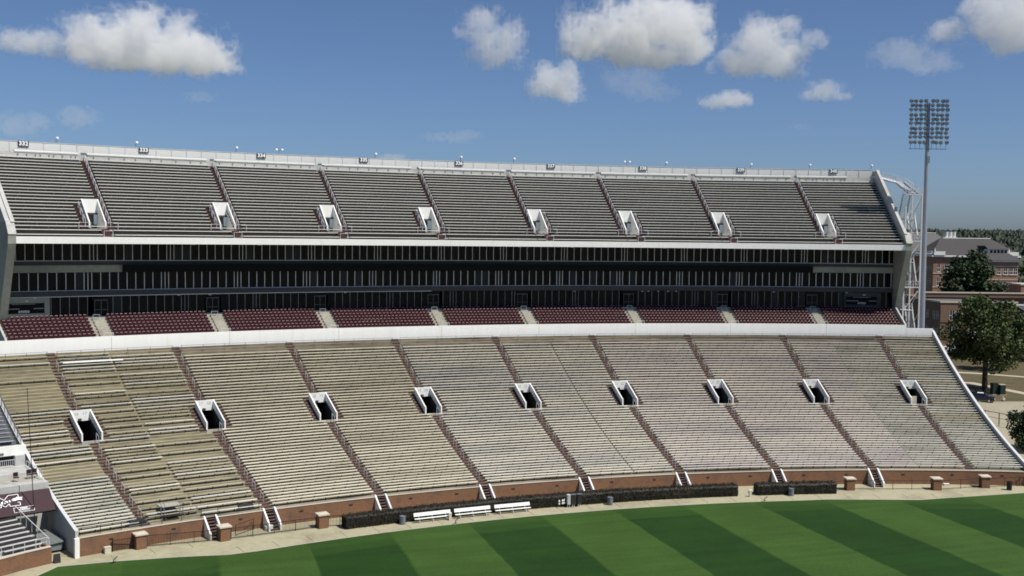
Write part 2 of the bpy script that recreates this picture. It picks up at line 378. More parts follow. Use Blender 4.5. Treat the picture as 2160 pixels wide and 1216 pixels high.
# ================================================================== lower tier
def lower_cuts(R, full=False):
    cuts = []
    for k, a in enumerate(AIS):
        h = .62/R*DEG
        if 176.75 < R < 182.2: cuts.append((a-.37-.30, a+.37+.30))
        else: cuts.append((a-h, a+h))
    return cuts
bounds = [LEND]+AIS+[REND]
JOINT = {1: -34.55, 5: -15.05}          # blocks whose benches are laid in two lengths
rng = random.Random(3)
def bench_state(i, r, half):
    """None = no plank fitted on this row; otherwise the plank material"""
    if i == 0: return 'bench_grey' if (r < 16 or (22 < r < 31 and r % 2)) else (('bench_dull' if r % 3 else 'bench_cream') if rng.random() < .45 else None)
    if i == 1:
        if half == 0: return 'bench_grey' if (r > 47) else ('bench_cream' if rng.random() < (.30 if r > 14 else .22) else ('bench_dull' if rng.random() < .35 else None))
        return 'bench_cream' if rng.random() < (.55 if r > 34 else .28) else ('bench_dull' if rng.random() < .5 else None)
    if i == 9: return 'bench_grey' if r < 20 or rng.random() < .7 else 'bench_dull'
    if r >= 52: return None
    return 'bench_yellow' if i <= 3 else 'bench_cream' if i <= 5 else 'bench_rosy'
for i in range(10):
    d0, d1 = bounds[i], bounds[i+1]
    lab = ('weathered lower bench block squeezed between the end wall and portal 16 17' if i == 0 else
           'pale green-grey lower bench block between portal 24 25 and the far end wall' if i == 9 else
           '%s lower bench block from the silver shed, between portals %s %s and %s %s' % (ORD[i], *PORT[i-1], *PORT[i]))
    root = thing('lower_seating_block', lab, 'bench block', pt(157.2, (d0+d1)/2, 0), group='bench blocks of the lower tier', world=True)
    ns = 4 if i in (0, 9) else 6
    tb = MB(); rb = MB()
    for r in range(LN+1):
        R0 = LR0+r*LROW; R1 = R0+LROW; z0 = zl(R0); zn = zl(R1) if r < LN else z0+.3
        cuts = [(a-.385, a+.385) for a in AIS] if (R1 > 176.95 and R0 < 182.0) else []
        for a, b in minus(d0, d1, cuts):
            tb.ribbon([(R0, z0), (R1, z0)], a, b, ns); rb.ribbon([(R1, z0), (R1, zn)], a, b, ns)
    tb.ribbon([(157.0, zl(LR0)), (LR0, zl(LR0))], d0, d1, ns)
    nf = len(tb.f); tb.add(rb.v, rb.f)
    to = part('tiers', tb, ['tier_concrete_grey' if i == 9 else 'tier_concrete' if i < 2 else 'tier_concrete_mid', 'riser_pale' if i < 2 else 'riser'], root)
    to.data.polygons.foreach_set('material_index', [0]*nf+[1]*(len(tb.f)-nf))
    br = MB()
    for r in range(LN):
        R = LR0+r*LROW+.42; z = zl(LR0+r*LROW)
        cuts = lower_cuts(R)
        j = JOINT.get(i)
        if j: cuts = cuts+[(j-.03, j+.03)]
        segs = minus(d0+(.05 if i == 0 else 0), d1-(.04 if i == 9 else 0), cuts)
        st0 = None
        for q, (a, b) in enumerate(segs):
            half = 0 if (not j or (a+b)/2 < j) else 1
            mt = bench_state(i, r, half)
            if i == 8 and (a+b)/2 > -2: pass
            if mt is None: continue
            # the block left of the far portal turns grey-green in its outer half
            spans = [(a, b, mt)]
            if i == 8 and a < -1.0 < b: spans = [(a, -1.0-.012, mt), (-1.0+.012, b, 'bench_grey')]
            elif i == 8 and a >= -1.0: spans = [(a, b, 'bench_grey')]
            for a2, b2, m2 in spans:
                n = max(1, round((b2-a2)/1.3))
                jz = rng.uniform(-.012, .012); wv = .155
                part('bench', MB().prism([(R-wv, z+.37+jz), (R-wv, z+.425+jz), (R+wv, z+.425+jz), (R+wv, z+.37+jz)], a2, b2, n), m2, root)
                L = (b2-a2)*R/DEG; k = max(2, int(L/1.45)); ph = (r*.37) % 1
                for e in range(k):
                    dd = a2+(b2-a2)*(e+.15+.7*ph)/k
                    c = pt(R-.06, dd, z+.24); t = R_(dd)
                    tx = Vector((math.cos(t), -math.sin(t), 0)); ry = Vector((math.sin(t), math.cos(t), 0))
                    br.obox(c, tx, ry, Vector((0,0,1)), .035, .10, .12)
    part('bench_bracket', br, 'bracket_dark', root, kind='stuff')
# one freshly replaced white plank high in the block right of the first aisle
single('white_plank', MB().prism([(193.3, zl(193.3)+.5), (193.3, zl(193.3)+.60), (193.95, zl(193.3)+.60), (193.95, zl(193.3)+.5)], -36.45, -34.2, 4), 'white_clean',
       'long bright white plank lying on the top rows above portal 16 17', 'plank')

# aisles of the lower tier
for k, a in enumerate(AIS):
    root = thing('lower_aisle', '%s maroon aisle of the lower tier from the silver shed, through portal %s %s' % (ORD[k], *PORT[k]), 'aisle', pt(157.3, a, zl(157.3)), group='aisles of the lower tier', world=True)
    runs = {'low': MB(), 'top': MB(), -1: MB(), 1: MB()}
    rz = -R_(a)
    for r in range(LN+1):
        R0 = LR0+r*LROW; R1 = R0+LROW; z0 = zl(R0); zn = zl(R1)
        if R1 > 176.9 and R0 < 182.05:
            for s in (-1, 1):
                lo, hi = sorted((a+s*.405, a+s*.665))
                runs[s].ribbon([(R0+.004, z0+.004), (R1+.004, z0+.004), (R1+.004, zn+.004)], lo, hi, 1)
                c = pt((R1-.17), (lo+hi)/2, z0+(zn-z0)/4)
                ubox('step', 'step_maroon', root, c, (R0*(hi-lo)/DEG, .33, (zn-z0)/2), rz)
            continue
        h = .55/R0*DEG
        runs['low' if R0 < 178 else 'top'].ribbon([(R0+.004, z0+.004), (R1+.004, z0+.004), (R1+.004, zn+.004)], a-h, a+h, 1)
        ubox('step', 'step_maroon', root, pt(R1-.19, a, z0+(zn-z0)/4+.004), (1.06, .36, (zn-z0)/2), rz)
    for rk, rn in runs.items(): part('painted_tread', rn, 'aisle_maroon' if rk in ('low','top') else 'step_maroon', root)
    # short centre handrails every few rows
    for r in list(range(2, 26, 4))+list(range(37, 52, 4)):
        Ra = LR0+r*LROW+.1; Rb = Ra+1.45*LROW
        za, zb = zl(Ra), zl(Rb); pa, pb = pt(Ra, a, za), pt(Rb, a, zb); u = Vector((0,0,.85))
        part('handrail', MB().bar(pa, pa+u, .045).bar(pb, pb+u, .045).bar(pa+u, pb+u, .045), 'steel_light', root)

# portals of the lower tier
for k, a in enumerate(AIS):
    root = thing('portal', '%s white portal of the lower tier from the silver shed, marked %s %s' % (ORD[k], *PORT[k]), 'portal', pt(176.9, a, zl(176.9)), -R_(a), group='portals of the lower tier')
    z0 = 0.0; W_ = 1.22
    def ptz(R): return zl(R)-zl(176.9)
    zt = ptz(182)+1.02
    for s in (-1, 1):
        prof = [(0,.0), (0, .95), (.35, 1.02), (5.1, zt), (5.1, zt-.97)]
        x0, x1 = (s*W_, s*(W_-.17))
        part('side_wall', MB().plate([(x0, y, z) for y, z in (prof if s < 0 else prof[::-1])], (x1-x0, 0, 0)), 'white_paint', root)
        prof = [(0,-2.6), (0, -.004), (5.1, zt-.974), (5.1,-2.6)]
        part('pit_wall', MB().plate([(x0, y, z) for y, z in (prof if s < 0 else prof[::-1])], (x1-x0, 0, 0)), 'pit_shade_grime', root)
    bw = part('back_wall', MB().box(-W_+.172, W_-.172, 4.93, 5.1, 1.62, zt-.004), 'white_paint', root)
    if k < 9:
        text('numerals', PORT[k][0], 'print_grey', bw, (-.52, 4.925, zt-.45), .55)
        text('numerals', PORT[k][1], 'print_grey', bw, (.46, 4.925, zt-.45), .55)
        part('exit_light', MB().box(-.32, .05, 4.78, 4.926, 1.66, 1.93), 'spandrel', bw)
    part('passage_floor', MB().add([(-W_+.16,-.02,-.02),(W_-.16,-.02,-.02),(W_-.16,5.2,-2.2),(-W_+.16,5.2,-2.2),(W_-.16,9,-2.2),(-W_+.16,9,-2.2)], [(0,1,2,3),(3,2,4,5)]), 'interior', root)  # floor colour near black, carrying the shade of the pit
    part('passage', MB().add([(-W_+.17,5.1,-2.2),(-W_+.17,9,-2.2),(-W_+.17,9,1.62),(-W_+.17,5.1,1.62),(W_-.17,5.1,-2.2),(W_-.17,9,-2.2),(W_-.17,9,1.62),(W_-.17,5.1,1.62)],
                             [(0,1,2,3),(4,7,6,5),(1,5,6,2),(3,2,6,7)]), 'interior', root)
    part('threshold', MB().box(-W_, W_, -.32, -.02, -.5, .03), 'concrete', root)
    part('handrail', MB().bar((.42,-.1,0),(.42,-.1,.9),.05).bar((.42,-.1,.9),(.42,-1.1,.62),.05).bar((.42,-1.1,-.3),(.42,-1.1,.62),.05), 'steel_light', root)
    if k == 8:
        part('gate_leaf', MB().box(-W_+.2,-.2,.5,.6,-.3,1.1), 'cream_stone', root)
# end walls of the lower tier
def end_wall(d, s, label):
    root = thing('end_wall', label, 'wall', pt(157, d, 0), world=True)
    prof = []
    Rs = [156.85]+[157+2*i for i in range(21)]
    top = [(R, zl(max(R,157))+.78) for R in Rs]
    poly = [(Rs[0], 0)]+top+[(197.4, 0)]
    th = .32/180*DEG
    mb = MB(); k = len(poly); P = [pt(R, d, z) for R, z in poly]+[pt(R, d+s*th, z) for R, z in poly]
    # convex-safe: quads strip by strip
    mb.v = [tuple(x) for x in P]
    n = len(top)
    F = []
    for i in range(n-1):
        a0 = i+1
        F.append((a0, a0+1, k+a0+1, k+a0))
    mb.f = F+[(0,1,k+1,k),(n,k-1,2*k-1,k+n)]
    for off in (0, k):
        base = [pt(R, d+(s*th if off else 0), 0) for R, z in top]
        st = len(mb.v); mb.v += [tuple(x) for x in base]
        for i in range(n-1): mb.f.append((off+i+1, off+i+2, st+i+1, st+i))
    part('wall_body', mb, 'grey_concrete', root)
    cp = MB()
    for i in range(n-1):
        (Ra, za), (Rb, zb) = top[i], top[i+1]; cp.bar(pt(Ra, d+s*th/2, za+.03), pt(Rb, d+s*th/2, zb+.03), .36, .06)
    part('coping', cp, 'steel_pale', root)
    part('end_post', MB().prism([(156.45,0),(156.45,zl(157)+.1),(156.85,zl(157)+.1),(156.85,0)], d, d+s*th*1.6, 1), 'white_clean', root)
    return root
end_wall(LEND, -1, 'pale concrete end wall sloping down beside the silver shed')
end_wall(REND, 1, 'pale concrete end wall sloping down towards the trees and parked car')

# brick wall along the field
STAIRS = AIS[1:8]+[-34.28]
root = thing('field_wall', 'low red-brown brick wall with pale coping below the first bench row', 'wall', pt(157, -17, 0), world=True)
cuts = [(d-.27, d+.27) for d in STAIRS]
for a, b in minus(LEND, REND, cuts):
    n = max(2, round((b-a)/1.0))
    pn = part('brick_panel', MB().prism([(156.85,0),(156.85,1.83),(157.2,1.83),(157.2,0)], a, b, n), 'brick', root)
    part('coping', MB().prism([(156.80,1.833),(156.80,1.90),(157.30,1.90),(157.30,1.833)], a, b, n), 'cream_stone', root)
    nv = max(1, round((b-a)/2.2))
    for e in range(nv):
        dd = a+(b-a)*(e+.5)/nv
        ubox('vent', 'bracket_dark', root, pt(156.84, dd, 1.28), (.42, .05, .17), -R_(dd))
# field stairs
for d in STAIRS:
    lab = 'white-walled field stair at the foot of the %s lower aisle, portal %s %s' % (ORD[AIS.index(d)], *PORT[AIS.index(d)]) if d in AIS else 'short white-walled stair behind the gate pillar, away from any aisle'
    root = thing('field_stair', lab, 'stair', pt(154.9, d, 0), -R_(d), group='stairs up from the field')
    for s in (-1, 1):
        x0, x1 = s*.72, s*.54
        prof = [(0,0),(0,.62),(.12,.74),(2.1,2.06),(2.35,2.06),(2.35,0)]
        part('cheek_wall', MB().plate([(x0, y, z) for y, z in (prof if s < 0 else prof[::-1])], (x1-x0, 0, 0)), 'white_paint', root)
    for e in range(7):
        ubox('step', 'aisle_maroon', root, (0, .22+.31*e+.155, .13+.26*e), (1.07, .31, .06))
        ubox('riser', 'step_maroon', root, (0, .22+.31*e+.20, .06+.26*e-.06), (1.06, .03, .20))
# pipe rail and kit along the front row at the left
root = thing('front_rail', 'dark pipe railing along the front row below portal 16 17', 'railing', pt(157.3, -36.5, 1.93), world=True)
for a, b in ((-39.1,-34.6),(-33.95,-32.3)):
    n = int((b-a)/.75)
    for e in range(n+1):
        d = a+(b-a)*e/n
        part('post', MB().bar(pt(157.25,d,1.93), pt(157.25,d,2.75), .05), 'bracket_dark', root)
    part('top_rail', MB().prism([(157.22,2.72),(157.22,2.77),(157.28,2.77),(157.28,2.72)], a, b, 6), 'bracket_dark', root)
def cover(d, Rr, lab):
    z = zl(Rr); o = thing('equipment_cover', lab, 'cover', pt(Rr, d, z), -R_(d), group='covered kit on the front rows')
    part('tarp', MB().add([(-.9,-.3,0),(.9,-.3,0),(.9,.35,0),(-.9,.35,0),(-.8,-.22,.42),(.8,-.22,.38),(.75,.25,.5),(-.78,.25,.52),(-.2,0,.6),(.3,.05,.56)],
        [(0,1,5,4),(1,2,6,5),(2,3,7,6),(3,0,4,7),(4,5,9,8),(5,6,9),(6,7,8,9),(7,4,8)]), 'black_metal', o)
    part('rim', MB().box(-.95,.95,-.36,.4,0,.07), 'bin_grey', o)
cover(-36.95, 157.9, 'dark covered kit box on the front row near the end wall')
cover(-32.75, 158.0, 'dark covered kit box on the front row beside the stair of portal 17 18')
o = thing('camera_platform', 'tubular steel platform over a black mat on the front rows', 'platform', pt(158.2, -35.6, zl(158.2)), -R_(-35.6))
part('mat', MB().box(-.95,.75,-.45,.55,.30,.36), 'black_metal', o)
part('deck', MB().box(-.9,1.2,.75,2.3,1.02,1.08), 'concrete', o)
for x in (-1.15,-.8,.95,1.25):
    part('leg', MB().bar((x,-.45,.05),(x*.9,.65,1.05),.035).bar((x,.3,.2),(x*.92,.1,1.35),.035).bar((x*.92,.1,1.35),(x*.92,.75,1.5),.035), 'column_grey', o)
# ================================================================== club level
single_root = thing('club_wall', 'broad white wall band above the top of the lower tier', 'wall', pt(197.4,-17,16), world=True)
cj = [-39.2]+[-34.35,-29.62,-24.85,-20.09,-15.35,-10.56,-5.77,-1.0]+[2.90]
for a, b in zip(cj, cj[1:]):
    part('wall_panel', MB().prism([(197.4,15.2),(197.4,17.72),(197.75,17.72),(197.75,15.2)], a+.006, b-.006, 5), 'white_band', single_root)
part('wall_panel', MB().prism([(197.4,15.2),(197.4,17.2),(197.75,17.2),(197.75,15.2)], 2.906, 4.2, 2), 'white_band', single_root)
# railing in front of the white band, on the top rows
root = thing('top_row_rail', 'thin grey railing along the top row under the white wall band', 'railing', pt(196.4,-17,16), world=True)
zt = zl(LR0+53*LROW)
for a, b in minus(LEND+.1, REND-.1, [(x-.18, x+.18) for x in AIS]):
    n = max(2, round((b-a)/.86))
    for e in range(n+1):
        d = a+(b-a)*e/n; part('post', MB().bar(pt(195.6,d,zt-.1), pt(195.6,d,zt+1.0), .05), 'column_grey', root)
    part('top_rail', MB().prism([(195.57,zt+.96),(195.57,zt+1.0),(195.63,zt+1.0),(195.63,zt+.96)], a, b, 4), 'column_grey', root)
CST = [-34.5,-29.8,-25.1,-19.93,-15.6,-10.33,-5.6,-1.15]
CR0, CZ0, CRUN, CRISE, CN = 197.78, 17.22, .86, .372, 7
cb = [CUL]+CST+[UR_]
def seat_mesh():
    s = MB()
    s.box(-.24,.24,-.02,.40,.38,.44)          # seat pan
    s.add([(-.24,.36,.44),(.24,.36,.44),(.24,.46,.86),(-.24,.46,.86),(-.24,.41,.44),(.24,.41,.44),(.24,.51,.86),(-.24,.51,.86)],
          [(0,3,2,1),(4,5,6,7),(0,1,5,4),(1,2,6,5),(2,3,7,6),(3,0,4,7)])   # backrest
    s.box(-.03,.03,.10,.30,0,.38)             # pedestal
    a = len(s.f)
    s.add([(-.17,.43,.862),(.17,.43,.862),(.17,.53,.885),(-.17,.53,.885)], [(0,1,2,3)])  # pale strip paints the highlight onto the backrest top
    me = s.mesh('club_seat', ['seat_maroon', 'seat_glint']); me.polygons[len(me.polygons)-1].material_index = 1
    return me, s
SEATME, SEATMB = seat_mesh()
for i in range(9):
    d0, d1 = cb[i], cb[i+1]
    lab = ('maroon club seat block beside the leaning fin and the dark record board' if i == 0 else
           'maroon club seat block nearest the outdoor stair tower' if i == 8 else
           'maroon club seat block right of club steps %s, counted from the near fin' % ['one','two','three','four','five','six','seven'][i-1])
    root = thing('club_seating_block', lab, 'seat block', pt(197.8,(d0+d1)/2,15), group='maroon seat blocks of the club level', world=True)
    tb = MB()
    for r in range(CN+1):
        R0 = CR0+r*CRUN; z = CZ0+r*CRISE
        if r == CN: tb.ribbon([(R0,z),(205.4,z)], d0, d1, 6)
        else: tb.ribbon([(R0,z),(R0+CRUN,z),(R0+CRUN,z+CRISE)], d0, d1, 6)
    part('tiers', tb, 'concrete', root)
    for r in range(CN):
        R0 = CR0+r*CRUN+.25; z = CZ0+r*CRISE
        a = d0+(.35 if i else .12)+ (0 if i else .0); b = d1-(.35 if i < 8 else .15)
        n = int((b-a)*R0/DEG/.60)
        if i < 2:
            for e in range(n):
                d = a+(b-a)*(e+.5)/n
                o = link('club_seat', SEATME, root); o.location = pt(R0, d, z)-WORLD[root.name]; o.rotation_euler = (0,0,-R_(d))
        else:
            row = MB()
            for e in range(n):
                d = a+(b-a)*(e+.5)/n; c = pt(R0,d,z); t = R_(d); cs, sn = math.cos(t), math.sin(t)
                row.add([(c.x+x*cs+y*sn, c.y-x*sn+y*cs, c.z+zz) for x, y, zz in SEATMB.v], SEATMB.f)
            o = part('seat_row', row, ['seat_maroon', 'seat_glint'], root, kind='stuff')
            nf = len(SEATMB.f); o.data.polygons.foreach_set('material_index', [1 if (q % nf) == nf-1 else 0 for q in range(n*nf)])
for i, d in enumerate(CST):
    root = thing('club_steps', 'pale concrete club steps number %s counted from the near fin' % ['one','two','three','four','five','six','seven','eight'][i], 'steps', pt(197.8,d,CZ0), -R_(d), group='concrete steps between the club seats')
    for r in range(CN):
        for h in (0, 1):
            ubox('step', 'concrete', root, (0, r*CRUN+.215+.43*h, r*CRISE+.09*(1+h)+.004), (1.15, .43, .18*(1+h)))
    part('end_rail', MB().bar((-.35,.1,.1),(-.35,.1,.95),.05).bar((.9,.1,.1),(.9,.1,.95),.05).bar((-.35,.1,.95),(.9,.1,.95),.05), 'steel_pale', root)
    part('head_rail', MB().bar((-.6,5.2,2.2),(-.6,5.2,3.1),.05).bar((.3,5.2,2.2),(.3,5.2,3.1),.05).bar((-.6,5.2,3.1),(.3,5.2,3.1),.05), 'steel_light', root)
# side walls of the club seats
for d, s, lab in ((CUL,-1,'dark sloping side wall closing the club seats by the near fin'),(UR_,1,'sloping side wall closing the club seats by the stair tower')):
    poly = [(197.5,15.2),(197.5,17.75),(203.6,20.55),(203.6,15.2)]
    th = .25/200*DEG
    single('club_side_wall', MB().plate([pt(R,d,z) for R,z in poly], pt(200,d+s*th)-pt(200,d)), 'grey_concrete', lab, 'wall')

# ------------------------------------------------------------------ glazed levels
GR = 205.0; grng = random.Random(4)
def band(name, label, cat, z0, z1, Rg, bay, phase, frame=.10, doors=(), mm='mullion'):
    """one floor of tinted panes with metal mullions; two narrow panes close each bay"""
    root = thing(name, label, cat, pt(Rg,-17,z0), world=True)
    wide = (bay-2*.145)/8; marks = []
    d = UL+phase-bay
    while d < UR_:
        x = d
        for w_ in [wide]*8+[.145]*2:
            if UL+.02 < x < UR_-.02: marks.append(x)
            x += w_
        d += bay
    marks = [UL+.01]+marks+[UR_-.01]
    for a, b in zip(marks, marks[1:]):
        if any(c-.36 < (a+b)/2 < c+.36 for c in doors): continue
        m = (a+b)/2; wd = (b-a)*Rg/DEG
        ubox('pane', grng.choices(('tinted_glass','glass_blue','glass_blind','glass_pale'),(.62,.2,.07,.11))[0], root, pt(Rg+.03, m, (z0+z1)/2), (wd-frame*.6, .012, z1-z0), -R_(m))
    for a in marks[1:-1]:
        if any(c-.36 < a < c+.36 for c in doors): continue
        ubox('mullion', mm, root, pt(Rg-.02, a, (z0+z1)/2), (frame, .10, z1-z0), -R_(a))
    part('sill_rail', MB().prism([(Rg-.09,z0-.06),(Rg-.09,z0+.03),(Rg+.08,z0+.03),(Rg+.08,z0-.06)], UL, UR_, 40), 'mullion', root)
    return root, marks
up_, _m = band('upper_suite_level', 'upper row of dark suite windows directly under the upper deck', 'window row', 27.87, 30.5, GR, 3.0, .62)
part('spandrel', MB().prism([(GR-.12,27.22),(GR-.12,27.80),(GR+.3,27.80),(GR+.3,27.22)], UL, UR_, 40), 'spandrel', up_)
lo_, _m = band('lower_suite_level', 'lower row of dark suite windows above the club lounge', 'window row', 23.69, 26.20, GR, 3.0, .40)
part('spandrel', MB().prism([(GR-.35,22.86),(GR-.35,23.62),(GR+.3,23.62),(GR+.3,22.86)], UL, UR_, 40), 'spandrel', lo_)
part('upper_spandrel', MB().prism([(GR+.0,26.22),(GR+.0,27.21),(GR+.3,27.21),(GR+.3,26.22)], UL, UR_, 40), 'fin_concrete', lo_)
part('edge_strip', MB().prism([(GR-.42,22.80),(GR-.42,22.90),(GR-.352,22.90),(GR-.352,22.80)], UL, -20.0, 24), 'steel_pale', lo_)
CD = [-34.23,-29.78,-25.12,-19.87,-15.55,-10.26,-5.55,-1.07]
cl_, _m = band('club_lounge', 'row of club lounge windows and glass doors behind the maroon seats', 'window row', 19.9, 22.80, GR, 3.0, 1.2, frame=.06, doors=CD, mm='mullion_dim')
for i, d in enumerate(CD):
    c = pt(GR, d, 19.82); rz = -R_(d)
    dr = ubox('door', 'tinted_glass', cl_, pt(GR+.03, d, 21.0), (1.75, .02, 2.3), rz)
    fr = MB(); t = R_(d); tx = Vector((math.cos(t), -math.sin(t), 0)); ry = Vector((math.sin(t), math.cos(t), 0))
    for x in (-.9, 0, .9): fr.obox(c+tx*x+Vector((0,0,1.2)), tx, ry, Vector((0,0,1)), .035, .05, 1.2)
    fr.obox(c+Vector((0,0,2.4)), tx, ry, Vector((0,0,1)), .93, .05, .05)
    fr.obox(c+Vector((0,0,1.05)), tx, ry, Vector((0,0,1)), .9, .03, .03)
    part('door_frame', fr, 'column_grey', cl_)
    ubox('pane', 'tinted_glass', cl_, pt(GR+.03, d, 22.5), (2.4, .012, .55), rz)
    ubox('column', 'column_grey', cl_, pt(GR+.35, d+1.1, 21.3), (.5, .5, 3.0), rz)
    ubox('column', 'column_grey', cl_, pt(GR+.35, d-1.25, 21.3), (.4, .5, 3.0), rz)
for d in (-36.7,-31.2,-29.9,-24.0,-13.0,-9.6,-9.3,-8.8,-8.3,-7.9,-3.0,.6):
    ubox('ceiling_light', 'print_white', cl_, pt(GR-.25, d, 22.72), (.35, .25, .07), -R_(d))
# the shell of rooms behind the glass
root = thing('suite_block', 'dark interior rooms behind the three rows of windows', 'building', pt(206,-17,19.9), world=True)
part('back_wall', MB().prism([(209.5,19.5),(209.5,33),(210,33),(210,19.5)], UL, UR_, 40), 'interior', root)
for z in (19.6, 22.9, 27.15, 30.6):
    part('floor_slab', MB().prism([(GR+.32,z),(GR+.32,z+.2),(209.48,z+.2),(209.48,z)], UL, UR_, 40), 'spandrel', root)
for d in [UL+.8+1.5*i for i in range(27)]:
    for z in (20.0, 23.3, 27.4):
        ubox('partition', 'spandrel', root, pt(207.5, d, z+1.3), (.15, 3.6, 2.5), -R_(d))
single('ribbon_board', MB().prism([(GR-.75,26.18),(GR-.75,27.24),(GR-.14,27.24),(GR-.14,26.18)], -33.41, -1.12, 32), 'dark_panel',
       'long unlit black ribbon board between the two rows of suite windows', 'display board')
# record boards at either end of the lounge
for d, lab in ((-37.0,'dark wall board reading 69050 beside the near fin'),(1.45,'dark wall board with pale lettering at the far end of the lounge')):
    rz = -R_(d); root = thing('record_board', lab, 'sign', pt(GR-.25, d, 19.9), rz, group='wall boards of the club level')
    part('wall_panel', MB().box(-3.4,3.0,-.02,.12,.0,2.86), 'fin_concrete' if d < 0 else 'spandrel', root)
    part('board', MB().box(-3.1,2.3,-.08,-.022,.75,2.15), 'dark_panel', root)
    b = part('lettering', MB().box(-3.0,-.9,-.086,-.081,1.38,1.44).box(.9,2.2,-.086,-.081,1.38,1.44).box(-1.9,1.1,-.086,-.081,2.02,2.06), 'mullion', root)
    text('numerals', '69050', 'print_white' if d < 0 else 'mullion', root, (-.35,-.09,1.0), .46, offset=.012, sx=1.25)
    part('light', MB().box(-.2,.2,-.3,-.02,2.42,2.52), 'print_white', root)

# ================================================================== upper deck
FR = 198.4
root = thing('upper_fascia', 'clean white fascia beam along the front edge of the upper deck', 'fascia', pt(FR,-17,30.3), world=True)
for i in range(9):
    a, b = (UL+(UR_-UL)*i/9, UL+(UR_-UL)*(i+1)/9)
    part('beam', MB().prism([(FR,30.33),(FR-.06,31.27),(FR+.30,31.27),(FR+.35,30.33)], a, b, 6), 'white_band', root)
part('soffit', MB().ribbon([(FR+.3,30.36),(GR+.4,30.56)], UL, UR_, 40), 'spandrel', root)
for d in (-34.9,-31.0,-28.2,-24.6,-20.8,-16.2,-13.6,-9.0,-6.5,-2.9,1.0):
    ubox('downlight', 'steel_pale', root, pt(FR+.8, d, 30.30), (.5, .35, .16), -R_(d))
def ucuts(R):
    cuts = []
    for k in range(8):
        a, v = UAIS[k], UVOM[k]
        h = .62/R*DEG
        if R > 201.3: cuts.append((a-h, a+h))
        if 201.4 < R < 206.2:
            if k < 4: cuts.append((v-.34-.30, a+h))
            else: cuts.append((a-h, v+.34+.30))
        if R < 201.3: cuts.append((v+.02, v+.34))
    return cuts
ub = [UL]+UAIS+[UR_]
ROWS = [(198.62, 31.18, .95), (199.6, 31.82, 1.3)]+[(URB+URUN*k, UZB+URISE*k, URUN) for k in range(UN)]
for i in range(9):
    d0, d1 = ub[i], ub[i+1]
    root = thing('upper_seating_block', '%s upper bench block from the near fin, below sign %d' % (ORD[i], 332+i), 'bench block', pt(200,(d0+d1)/2,31), group='bench blocks of the upper deck', world=True)
    tb = MB()
    for k, (R0, z, run) in enumerate(ROWS):
        R1 = ROWS[k+1][0] if k+1 < len(ROWS) else R0+run; zn = ROWS[k+1][1] if k+1 < len(ROWS) else z+URISE
        cuts = [(v-.32, v+.32) for v in UVOM] if (R0 > 200.9 and R0 < 206.0) else []
        for a, b in minus(d0, d1, cuts): tb.ribbon([(R0,z),(R1,z),(R1,zn)], a, b, 6)
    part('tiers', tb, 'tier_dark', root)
    for k, (R0, z, run) in enumerate(ROWS):
        R = R0+.40 if k > 1 else R0+.55
        for a, b in minus(d0+.02, d1-.02, ucuts(R)):
            n = max(1, round((b-a)/1.3)); hw = .135 if k > 1 else .34
            part('bench', MB().prism([(R-hw,z+.325),(R-hw,z+.42),(R+hw,z+.42),(R+hw,z+.325)], a, b, n), 'bench_upper', root)
            if k > 1:
                L = (b-a)*R/DEG; q = max(2, int(L/2.1))
                if k == 2 or not root.get('_br'): pass
    br = MB()
    for k, (R0, z, run) in enumerate(ROWS):
        if k < 2: continue
        R = R0+.40
        for a, b in minus(d0+.02, d1-.02, ucuts(R)):
            L = (b-a)*R/DEG; q = max(2, int(L/2.0)); ph = (k*.31) % 1
            for e in range(q):
                dd = a+(b-a)*(e+.2+.6*ph)/q; t = R_(dd)
                br.obox(pt(R-.02, dd, z+.18), Vector((math.cos(t),-math.sin(t),0)), Vector((math.sin(t),math.cos(t),0)), Vector((0,0,1)), .025, .09, .178)
    part('bench_bracket', br, 'column_grey', root, kind='stuff')
def uname(k): return '%s from the near fin, between signs %d and %d' % (ORD[k], 332+k, 333+k)
